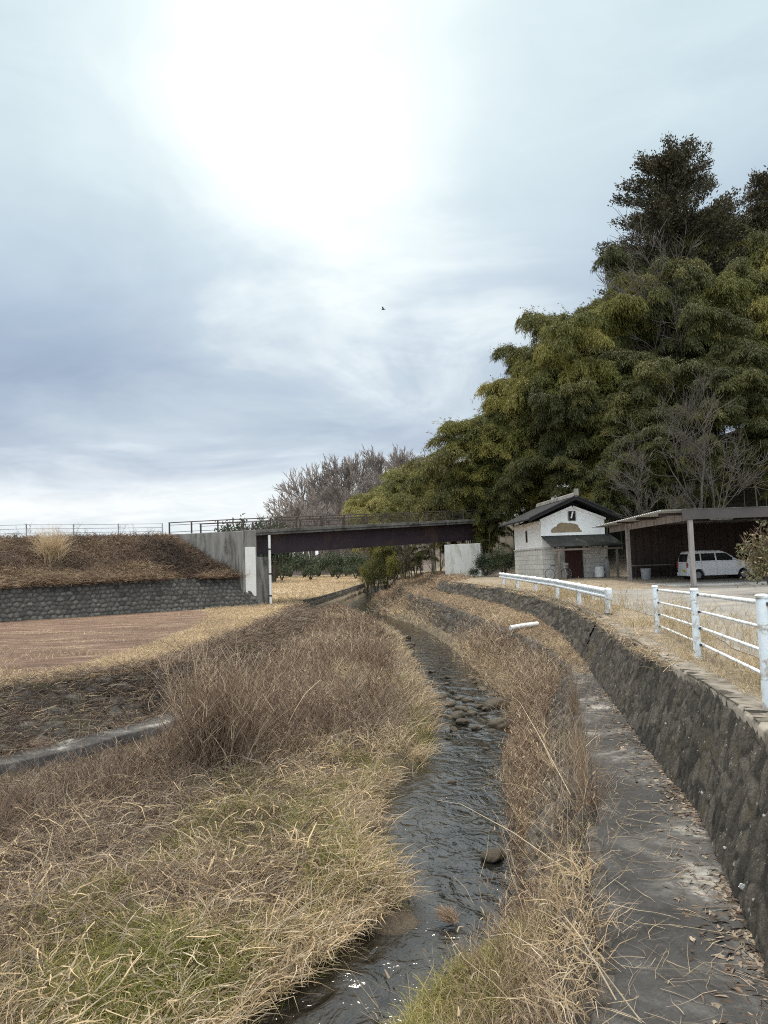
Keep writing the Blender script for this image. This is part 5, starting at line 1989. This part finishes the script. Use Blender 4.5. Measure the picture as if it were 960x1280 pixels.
def skyline(px):
    return float(np.interp(px, [480, 545, 558, 575, 600, 612, 640, 665, 682, 705, 740, 770, 960], [600, 578, 552, 518, 494, 445, 425, 398, 372, 352, 328, 306, 262]))


def bamboo_at(X, Y, top, label, group, lean=None, vi=None):
    vi = random.randrange(6) if vi is None else vi
    g = float(gz(np.array(X), np.array(Y)))
    Hh = top - g
    vh = [12.2, 12.5, 11.4, 12.7, 12.3, 10.6][vi]
    s_ = Hh / vh
    if vi not in used_v:
        o = variants[vi]
        used_v.add(vi)
    else:
        o = copy_tree(variants[vi])
    o.location = (X, Y, g - .1)
    sx = max(.42 if s_ < .6 else .72, min(1.15, s_)) * random.uniform(.9, 1.15)
    o.scale = (sx, sx, s_)
    rz = random.uniform(0, 6.28) if lean is None else lean
    o.rotation_euler = (0, 0, rz)
    bx, by = X - o['tipx'] * sx * math.cos(rz) * .8, Y - o['tipx'] * sx * math.sin(rz) * .8
    o.location = (bx, by, float(gz(np.array(bx), np.array(by))) - .1)
    px, py = topix(np.array(X), np.array(Y), np.array(top))
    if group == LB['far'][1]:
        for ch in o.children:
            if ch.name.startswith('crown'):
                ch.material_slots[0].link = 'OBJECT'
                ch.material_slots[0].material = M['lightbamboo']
        tag(o, label, 'bamboo', group)
        return o
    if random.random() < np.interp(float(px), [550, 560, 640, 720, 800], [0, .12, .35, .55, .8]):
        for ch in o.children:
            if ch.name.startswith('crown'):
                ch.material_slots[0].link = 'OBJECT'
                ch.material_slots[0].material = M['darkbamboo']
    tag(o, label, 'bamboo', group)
    return o


LB = {
    'bridge': ('yellow green bamboo drooping over the right end of the bridge', 'bamboos at the right end of the bridge'),
    'house': ('olive green bamboo rising in the thicket behind the storehouse roof', 'bamboos behind the storehouse'),
    'port': ('dark green bamboo on the slope behind the carport roof', 'bamboos behind the carport'),
    'high': ('feathery bamboo high on the slope near the tall dark cedar', 'bamboos high on the slope'),
    'far': ('light green bamboo in the clump beyond the bridge railing', 'bamboos beyond the bridge'),
}


def zone(px, py):
    if px < 625:
        return 'bridge'
    if py < 400:
        return 'high'
    return 'house' if px < 775 else 'port'


# skyline trees
for px, d in ((549, 64), (562, 64), (578, 64.5), (598, 65), (616, 66), (640, 66), (664, 68), (684, 69), (708, 70), (735, 72), (756, 73), (590, 66), (628, 68), (652, 70), (696, 72), (722, 74)):
    t_ = at(px, skyline(px) + random.uniform(0, 14), d)
    bamboo_at(t_.x + random.uniform(1.6, 2.4), d, t_.z, *LB[zone(px, skyline(px))], lean=random.choice([PI, PI * .8, PI * 1.2, 0]))
# front rows, lower tops
for px in range(552, 1120, 15):
    for row, (d, f0, f1) in enumerate(((58.5, .50, .85), (61.5, .25, .62), (65, .08, .36))):
        px_ = px + random.uniform(-8, 8)
        dd = d + random.uniform(-1, 1)
        if px_ > 800:
            dd -= 5.5
        elif px_ < 660:
            dd += 1.5
        if px_ < 615:
            dd = max(dd, 63.5)
        sk = skyline(px_)
        py_ = sk + (640 - sk) * random.uniform(f0, f1)
        t_ = at(px_, py_, dd)
        if px_ > 770 and row == 2:
            dd += 6
            t_ = at(px_, max(py_, 330 + random.uniform(0, 60)), dd)
        g = float(gz(np.array(t_.x), np.array(dd)))
        if t_.z - g < 4.5 or random.random() < .14:
            continue
        bamboo_at(t_.x + (1.6 if px_ < 640 else 0), dd, t_.z, *LB[zone(px_, py_)], lean=random.uniform(PI * .9, PI * 1.9))
# upper slope on the right around the cedar
for px, py, d in ((780, 330, 73), (800, 360, 70), (835, 370, 70), (860, 350, 72), (885, 300, 74), (915, 270, 75), (940, 280, 72), (955, 300, 70), (925, 340, 66), (960, 350, 66), (900, 380, 66), (870, 410, 64), (945, 420, 60), (790, 410, 66)):
    t_ = at(px, py, d)
    bamboo_at(t_.x, d, t_.z, *LB['high'], lean=random.uniform(0, 6.28))
# beyond the bridge
for i, (px, py, d) in enumerate(((452, 612, 84), (466, 600, 86), (482, 590, 88), (500, 582, 90), (516, 588, 84), (532, 580, 88), (546, 590, 82), (475, 625, 80), (498, 610, 79), (525, 615, 78), (545, 622, 76), (462, 640, 82), (485, 655, 77), (508, 648, 76))):
    t_ = at(px, py, d)
    bamboo_at(t_.x + .6, d, t_.z, *LB['far'], lean=random.uniform(-1, 2.5))


# --- conifer
def conifer(name, H, Rr, seed, label, loc, z0=.12, cat='tree'):
    global rng
    keep = rng
    rng = np.random.default_rng(seed)
    root = empty(name, loc)
    tag(root, label, cat)
    q = MB()
    q.tube([(0, 0, 0), (.1, 0, H * .4), (0, .1, H * .98)], [.42, .28, .03], 9)
    q.build('trunk', M['bark'], root)
    nb = 360
    s = np.sort(rng.uniform(z0, .99, nb))
    PP, DD, TT = [], [], []
    for i in range(nb):
        a = rng.uniform(0, 6.28)
        lump = .75 + .5 * float(vnoise(np.array(a * 1.3), np.array(s[i] * 9), seed))
        ln = Rr * min(1, (1 - s[i]) * H / 11 + .12) ** .62 * lump * rng.uniform(.8, 1.1)
        n_s = max(4, int(ln * 3.2))
        up = rng.uniform(-.1, .45)
        for k in range(n_s):
            f_ = (k + 1) / n_s
            r_ = ln * f_
            c = np.array([math.cos(a) * r_, math.sin(a) * r_, s[i] * H + up * r_ + .12 * r_ * f_])
            m_ = 30
            pts = c + rng.normal(0, 1, (m_, 3)) * np.array([.3, .3, .22])
            PP.append(pts)
            DD.append(np.array([math.cos(a) * .6, math.sin(a) * .6, .55]) + rng.normal(0, .5, (m_, 3)))
            TT.append(np.full(m_, rng.uniform(.1, .8)) + rng.normal(0, .15, m_))
    P, Dv, T = np.concatenate(PP), np.concatenate(DD), np.concatenate(TT)
    n_ = len(P)
    st = Stuff()
    V, Fq, T = leafquads(P, Dv, U_(.2, .42, n_), U_(.09, .17, n_), T)
    st.add(V, Fq, T)
    st.build('crown', M['conifer'], root, None)
    rng = keep
    return root


p = at(838, 192, 76)
g = float(gz(np.array(p.x), np.array(76.)))
conifer('cedar_tree', p.z - g, 6.6, 401, 'tall dark brown green cedar standing above all the bamboo', (p.x, 76, g - .2))
p = at(948, 216, 78)
g = float(gz(np.array(p.x), np.array(78.)))
conifer('cedar_tree', p.z - g, 4.0, 402, 'second dark cedar cut by the right edge of the photo', (p.x + .8, 78, g - .2))


# --- round leafy evergreen / shrub
def leafy(name, Rx, Rz, n_cl, per, mat, seed, lf=(.14, .26), wf=(.07, .12), trunk=.12, hgt=None):
    global rng
    keep = rng
    rng = np.random.default_rng(seed)
    root = empty(name)
    hgt = Rz * 1.1 if hgt is None else hgt
    q = MB()
    for k in range(4):
        a = k * 1.6
        q.tube([(0.03 * math.cos(a), .03 * math.sin(a), 0), (Rx * .2 * math.cos(a), Rx * .2 * math.sin(a), hgt * .5), (Rx * .55 * math.cos(a), Rx * .55 * math.sin(a), hgt * 1.2)], [trunk, trunk * .7, trunk * .25], 6)
    q.build('trunk', M['bark'], root)
    PP, DD, TT = [], [], []
    for i in range(n_cl):
        d_ = rng.normal(0, 1, 3)
        d_ /= np.linalg.norm(d_)
        if d_[2] < -.5:
            d_[2] *= -.4
        r_ = rng.uniform(.55, 1.05) * (1 + .25 * (vnoise(np.array(d_[0] * 2), np.array(d_[1] * 2 + d_[2]), seed) - .5) * 2)
        c = np.array([d_[0] * Rx * r_, d_[1] * Rx * r_, hgt + d_[2] * Rz * r_])
        m_ = per
        PP.append(c + rng.normal(0, 1, (m_, 3)) * Rx * .13)
        DD.append(d_ * .6 + rng.normal(0, .7, (m_, 3)) + np.array([0, 0, -.15]))
        TT.append(np.full(m_, rng.uniform(.1, .8)) + rng.normal(0, .15, m_))
    P, Dv, T = np.concatenate(PP), np.concatenate(DD), np.concatenate(TT)
    P[:, 2] = np.maximum(P[:, 2], .05)
    n_ = len(P)
    st = Stuff()
    V, Fq, T = leafquads(P, Dv, U_(*lf, n_), U_(*wf, n_), T)
    st.add(V, Fq, T)
    st.build('crown', mat, root, None)
    rng = keep
    return root


def place(o, X, Y, s, label, group=None, cat='tree', z=None, sz=None):
    g = float(gz(np.array(float(X)), np.array(float(Y)))) if z is None else z
    o.location = (X, Y, g - .08)
    o.scale = (s, s, s if sz is None else sz)
    o.rotation_euler = (0, 0, random.uniform(0, 6.28))
    tag(o, label, cat, group)


ev = [leafy('evergreen_bush', 1.6, 1.5, 110, 26, M['evergreen'], 500 + i) for i in range(2)]
hb = [(322, 700, 118), (345, 696, 122), (362, 690, 126), (380, 692, 120), (398, 694, 124), (415, 690, 118), (432, 694, 122), (448, 690, 116), (352, 706, 110), (388, 706, 108), (422, 706, 109), (444, 706, 106), (466, 700, 104)]
for i, (px, py, d) in enumerate(hb):
    t_ = at(px, py, d)
    o = ev[i] if i < 2 else copy_tree(ev[i % 2])
    g = float(gz(np.array(t_.x), np.array(float(d))))
    s_ = max(.6, (t_.z - g) / 3.2)
    place(o, t_.x, d, s_ * 1.15, 'dark evergreen bush in the hedge seen under the bridge', 'hedge bushes beyond the bridge', 'bush', sz=s_)
yb = [leafy('bamboo_bush', 1.5, 1.6, 120, 40, M['darkbamboo'] if i else M['bamboo'], 540 + i, (.16, .3), (.035, .06)) for i in range(2)]
for i, (px, py, d) in enumerate(((454, 700, 82), (464, 692, 76), (476, 690, 79), (488, 692, 75), (500, 690, 82), (514, 688, 84))):
    t_ = at(px, py, d)
    o = yb[i] if i < 2 else copy_tree(yb[1 if i % 3 else 0])
    g = float(gz(np.array(t_.x), np.array(float(d))))
    s_ = max(.4, (t_.z - g) / 3.2)
    place(o, t_.x + .4, d, s_ * .6, 'yellow green bamboo bush under the bridge left of the white pier', 'bamboo bushes under the bridge', 'bush', sz=s_ * .85)
for i, (px, py, d, lb) in enumerate(((606, 690, 59, 'dark bush between the white bridge pier and the storehouse'), (628, 684, 57.5, 'taller dark bush by the back corner of the storehouse'), (592, 708, 57, 'low dark bush before the foot of the white pier'))):
    t_ = at(px, py, d)
    o = copy_tree(ev[i % 2])
    g = float(gz(np.array(t_.x), np.array(float(d))))
    s_ = max(.25, (t_.z - g) / 3.2)
    place(o, t_.x, d, s_, lb, None, 'bush')
for i, (px, py, d) in enumerate(((288, 652, 100), (304, 650, 104), (322, 648, 102), (340, 650, 100))):
    t_ = at(px, py, d)
    o = copy_tree(ev[i % 2])
    g = 2.8
    s_ = (t_.z - g) / 3.2
    place(o, t_.x, d, s_ * .8, 'far green tree showing over the left part of the bridge railing', 'far trees over the bridge railing', 'tree', sz=s_)

# leafy shrub at the right edge, with bare twigs on top
sp = at(952, 745, 27.5)
rsb = leafy('leafy_shrub', 1.0, 1.25, 120, 20, M['shrubleaf'], 520, (.10, .2), (.05, .085), .05, 1.25)
place(rsb, sp.x + .45, sp.y, 1.0, 'tan leaved shrub with bare upper twigs at the right edge before the carport', None, 'shrub')
st = Stuff()
N_ = 70
P = np.stack([rng.normal(-.1, .25, N_), rng.normal(0, .25, N_), U_(.6, 1.6, N_)], -1)
V, Fq, T, Q = blades(P, U_(.8, 1.5, N_), np.full(N_, .022), U_(0, 6.28, N_), U_(.1, .7, N_), U_(.3, .9, N_), U_(.4, .9, N_), 4, floor=False, flat=.4)
st.add(V, Fq, T)
for r_ in range(4):
    P = Q[:, 2 + r_ % 2]
    V, Fq, T, _ = blades(P, U_(.25, .55, N_), np.full(N_, .014), U_(0, 6.28, N_), U_(.3, 1, N_), U_(.5, 1.2, N_), U_(.4, 1, N_), 3, floor=False, flat=.4)
    st.add(V, Fq, T)
st.build('bare_twigs', M['twig'], rsb, None)


# --- bare trees
def bare_variant(name, H, seed, mat, levels=5, spread=.5, twigw=1.0, straight=.75, ntw=3):
    rr = random.Random(seed)
    q = MB()
    tw = []

    def grow(p, d, L, r, lv):
        pts = [p]
        rs = [r]
        nseg = 4 if lv < 2 else 3
        for k in range(nseg):
            d = (d + Vector((rr.gauss(0, .12), rr.gauss(0, .12), rr.gauss(.03, .08)))).normalized()
            pts.append(pts[-1] + d * L / nseg)
            rs.append(r * (1 - .45 * (k + 1) / nseg))
        q.tube(pts, rs, 6 if lv == 0 else (4 if lv < 3 else 3), False)
        if lv >= levels:
            return
        nch = rr.choice([3, 4]) if lv < levels - 1 else ntw + 1
        for c in range(nch):
            f_ = rr.uniform(.35, 1.0) if c > 0 else 1.0
            i = min(int(f_ * nseg), nseg - 1)
            fr = f_ * nseg - i
            b = pts[i].lerp(pts[i + 1], min(fr, 1))
            ang = rr.uniform(.25, 1.0) * spread * 1.5 if c > 0 else rr.uniform(0, .3)
            ax = Vector((rr.gauss(0, 1), rr.gauss(0, 1), rr.gauss(0, 1))).cross(d).normalized()
            nd = (Matrix.Rotation(ang, 3, ax) @ d)
            nd = (nd + Vector((0, 0, .12))).normalized()
            grow(b, nd, L * rr.uniform(.55, .8), max(rs[i + 1] * rr.uniform(.5, .75), .012 * twigw), lv + 1)
    root = empty(name)
    grow(Vector((0, 0, 0)), Vector((0, 0, 1)), H * .3, H * .014, 0)
    q.build('branches', mat, root)
    return root


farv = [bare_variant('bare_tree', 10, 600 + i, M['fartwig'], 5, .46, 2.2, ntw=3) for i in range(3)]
nearv = [bare_variant('bare_tree', 9, 620 + i, M['barebark'], 5, .8, .8, ntw=3) for i in range(2)]


def vheight(o):
    return max(v.co.z for c in o.children for v in c.data.vertices)


fh = [vheight(o) for o in farv]
nh = [vheight(o) for o in nearv]
M['farhill'] = m_soil('grey brown wooded hill floor', [(0.36, (0.06, 0.048, 0.042)), (0.5, (0.09, 0.075, 0.065)), (0.64, (0.13, 0.11, 0.09))], .6, 3)
hx = np.linspace(-60, 70, 70)
hy = np.linspace(125, 230, 50)
HX, HY = np.meshgrid(hx, hy)


def fhill(X, Y):
    return 2.5 + 16.5 * np.exp(-((X - 4) / 17) ** 2 - ((Y - 172) / 24) ** 2) + 1.0 * fbm(X * .1, Y * .1, 701)


HZ = fhill(HX, HY)
o = np_mesh('far_hill', np.stack([HX, HY, HZ], -1).reshape(-1, 3), grid_faces(*HX.shape), M['farhill'], smooth=True)
tag(o, kind='structure')


def hillsky(px):
    return float(np.interp(px, [318, 335, 352, 370, 390, 420, 450, 480, 510, 545], [650, 640, 630, 608, 585, 570, 560, 555, 558, 565]))


used = set()


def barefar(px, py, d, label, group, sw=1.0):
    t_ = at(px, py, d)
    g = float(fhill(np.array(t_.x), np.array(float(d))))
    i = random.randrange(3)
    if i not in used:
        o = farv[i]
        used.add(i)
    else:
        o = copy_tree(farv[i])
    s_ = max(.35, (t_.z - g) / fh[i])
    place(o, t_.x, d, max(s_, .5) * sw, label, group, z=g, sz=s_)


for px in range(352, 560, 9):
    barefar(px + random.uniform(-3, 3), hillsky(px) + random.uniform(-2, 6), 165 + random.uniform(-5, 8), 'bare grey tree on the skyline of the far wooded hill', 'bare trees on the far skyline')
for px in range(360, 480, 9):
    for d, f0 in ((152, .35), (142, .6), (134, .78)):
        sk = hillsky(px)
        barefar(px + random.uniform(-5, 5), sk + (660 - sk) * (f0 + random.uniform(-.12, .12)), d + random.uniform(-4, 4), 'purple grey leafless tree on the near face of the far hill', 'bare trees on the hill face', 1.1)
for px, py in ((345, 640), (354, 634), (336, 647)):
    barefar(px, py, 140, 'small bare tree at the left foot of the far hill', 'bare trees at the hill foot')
# bare trees in front of the bamboo
for i, (px, top, bot, d, lb) in enumerate(((848, 450, 640, 49.5, 'bare grey tree with spreading branches before the dark bamboo'), (806, 540, 640, 48.8, 'bare tree rising over the gap between storehouse and carport'),
                                           (905, 500, 640, 48.6, 'bare branching tree above the right part of the carport roof'), (868, 265, 390, 68, 'dead pale tree top at the foot of the tall cedar'))):
    t_ = at(px, top, d)
    g = float(gz(np.array(t_.x), np.array(float(d))))
    o = nearv[i % 2] if i < 2 else copy_tree(nearv[i % 2])
    s_ = (t_.z - g) / nh[i % 2]
    place(o, t_.x, d, s_, lb)
# bare stems under the bridge by the pier
for i, px in enumerate((500, 512, 524, 536, 547)):
    t_ = at(px, 655, 72)
    g = float(gz(np.array(t_.x), np.array(72.)))
    o = copy_tree(nearv[i % 2])
    s_ = (t_.z - g) / nh[i % 2]
    place(o, t_.x, 72 + random.uniform(-3, 3), s_ * .7, 'thin bare tree under the bridge left of the white pier', 'bare trees beside the pier', sz=s_)

# a bird
p = at(479, 387, 60)
t = empty('bird', tuple(p))
tag(t, 'tiny dark bird flying below the bright cloud gap', 'bird')
q = MB()
q.tube([(-.16, 0, 0), (-.08, 0, .01), (0.02, 0, .02), (.12, 0, .03), (.19, 0, .03)], [.005, .04, .055, .035, .01], 8)
q.build('body', M['darkmetal'], t, smooth=True)
for s_ in (-1, 1):
    q = MB()
    q.hexa([(.08, 0, .03), (-.06, 0, .03), (-.1, s_ * .3, .12), (-.02, s_ * .32, .13)], [(.08, 0, .045), (-.06, 0, .045), (-.1, s_ * .3, .13), (-.02, s_ * .32, .14)])
    q.build('wing', M['darkmetal'], t)

# ------------------------------------------------------------------ sky and light
SUN_EL, SUN_AZ = R(61), R(-14)        # in front of the camera, behind the cloud
world = bpy.data.worlds.new('World')
scene.world = world
world.use_nodes = True
wt = world.node_tree
for nd in list(wt.nodes):
    wt.nodes.remove(nd)
NW = NT.__new__(NT)
NW.t = wt
out = NW.n('ShaderNodeOutputWorld')
bg = NW.n('ShaderNodeBackground')
bg.inputs['Strength'].default_value = .1
sky = NW.n('ShaderNodeTexSky', sky_type='NISHITA')
sky.sun_disc = False
sky.sun_elevation = SUN_EL
sky.sun_rotation = SUN_AZ
tc = NW.n('ShaderNodeTexCoord')
dirv = tc.outputs['Generated']
sep = NW.n('ShaderNodeSeparateXYZ')
NW.l(dirv, sep.inputs[0])
zc_ = NW.math('MAXIMUM', sep.outputs[2], 0.0)
# cloud sheet: project the direction on a layer overhead
den = NW.math('ADD', zc_, .16)
cmb = NW.n('ShaderNodeCombineXYZ')
NW.l(NW.math('DIVIDE', sep.outputs[0], den), cmb.inputs[0])
NW.l(NW.math('DIVIDE', sep.outputs[1], den), cmb.inputs[1])
lo = NW.n('ShaderNodeVectorMath', operation='ADD')
NW.l(cmb.outputs[0], lo.inputs[0])
lo.inputs[1].default_value = (3.7, 1.9, 0)
layer = lo.outputs[0]
n1 = NW.noise(1.15, 6, .55, layer, .5)
n2 = NW.noise(2.6, 5, .6, layer, .8)
# brighter opening round the hidden sun
r_ = ray(400, 190)
cd = Vector(r_).normalized()
sub = NW.n('ShaderNodeVectorMath', operation='SUBTRACT')
NW.l(dirv, sub.inputs[0])
sub.inputs[1].default_value = cd
mul = NW.n('ShaderNodeVectorMath', operation='MULTIPLY')
NW.l(sub.outputs[0], mul.inputs[0])
mul.inputs[1].default_value = (1.0, .8, .9)
ln_ = NW.n('ShaderNodeVectorMath', operation='LENGTH')
NW.l(mul.outputs[0], ln_.inputs[0])
ang = ln_.outputs['Value']
angn = NW.math('ADD', ang, NW.math('MULTIPLY', NW.math('SUBTRACT', n1, .5), .85))
angn = NW.math('ADD', angn, NW.math('MULTIPLY', NW.math('SUBTRACT', n2, .5), .34))
gl = NW.n('ShaderNodeMapRange', interpolation_type='SMOOTHSTEP')
NW.l(angn, gl.inputs['Value'])
gl.inputs['From Min'].default_value = .0
gl.inputs['From Max'].default_value = .28
gl.inputs['To Min'].default_value = 1
gl.inputs['To Max'].default_value = 0
elev = NW.math('ADD', zc_, NW.math('MULTIPLY', NW.math('SUBTRACT', n1, .5), .10))
base = NW.ramp(elev, [(0.0, lin(226, 232, 236)), (.06, lin(220, 227, 232)), (.085, lin(238, 240, 241)), (.115, lin(214, 221, 228)), (.15, lin(172, 184, 200)), (.26, lin(155, 170, 191)), (.36, lin(174, 190, 206)), (.48, lin(198, 214, 221)), (.6, lin(206, 222, 227)), (.72, lin(226, 226, 222)), (1, lin(232, 227, 219))])
wide = NW.n('ShaderNodeMapRange', interpolation_type='SMOOTHSTEP')
NW.l(angn, wide.inputs['Value'])
wide.inputs['From Min'].default_value = .15
wide.inputs['From Max'].default_value = .52
wide.inputs['To Min'].default_value = .40
wide.inputs['To Max'].default_value = 0
base = NW.mix(wide.outputs[0], base, (.84, .93, .93))
# mottling of the sheet
base = NW.mix(.6, base, NW.ramp(n2, [(0.3, (.80, .84, .87)), (.7, (1.15, 1.14, 1.12))]), 'MULTIPLY')
cloud = NW.mix(NW.math('MULTIPLY', gl.outputs[0], NW.math('MINIMUM', NW.math('ADD', NW.math('MULTIPLY', n2, 1.5), .12), 1.0)), base, (1.0, 1.05, 1.02))
# an overcast sky is about three times as bright overhead as near the horizon, and here made brighter behind the camera to light the foreground
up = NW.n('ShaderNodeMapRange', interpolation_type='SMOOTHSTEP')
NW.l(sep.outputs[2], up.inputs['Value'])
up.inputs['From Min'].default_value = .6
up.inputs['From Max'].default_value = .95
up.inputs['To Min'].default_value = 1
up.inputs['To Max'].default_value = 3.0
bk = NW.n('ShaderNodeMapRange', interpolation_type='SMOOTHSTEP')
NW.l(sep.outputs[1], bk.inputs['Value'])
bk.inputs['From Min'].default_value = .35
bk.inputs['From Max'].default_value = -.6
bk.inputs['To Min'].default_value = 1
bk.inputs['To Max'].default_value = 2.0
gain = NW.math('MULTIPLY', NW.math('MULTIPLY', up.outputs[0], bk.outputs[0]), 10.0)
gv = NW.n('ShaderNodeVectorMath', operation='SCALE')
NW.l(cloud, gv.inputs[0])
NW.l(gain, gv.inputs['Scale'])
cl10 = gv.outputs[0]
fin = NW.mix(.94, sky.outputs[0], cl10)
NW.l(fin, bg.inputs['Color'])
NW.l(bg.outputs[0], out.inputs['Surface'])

sl = bpy.data.lights.new('sun', 'SUN')
sl.energy = 2.6
sl.angle = R(14)
sl.color = (1, .89, .73)
so = bpy.data.objects.new('sun', sl)
COL.objects.link(so)
sd = Vector((math.sin(SUN_AZ) * math.cos(SUN_EL), math.cos(SUN_AZ) * math.cos(SUN_EL), math.sin(SUN_EL)))
so.rotation_euler = sd.to_track_quat('Z', 'Y').to_euler()

vs = scene.view_settings
vs.view_transform = 'Standard'
vs.look = 'None'
vs.exposure = 0.22
vs.gamma = 1
vs.use_curve_mapping = False
cy = scene.cycles
cy.pixel_filter_type = 'BLACKMAN_HARRIS'
cy.filter_width = 1.1
cy.max_bounces = 6
cy.diffuse_bounces = 3
cy.glossy_bounces = 3
cy.transmission_bounces = 3
cy.transparent_max_bounces = 4
cy.sample_clamp_indirect = 4
cy.use_denoising = False
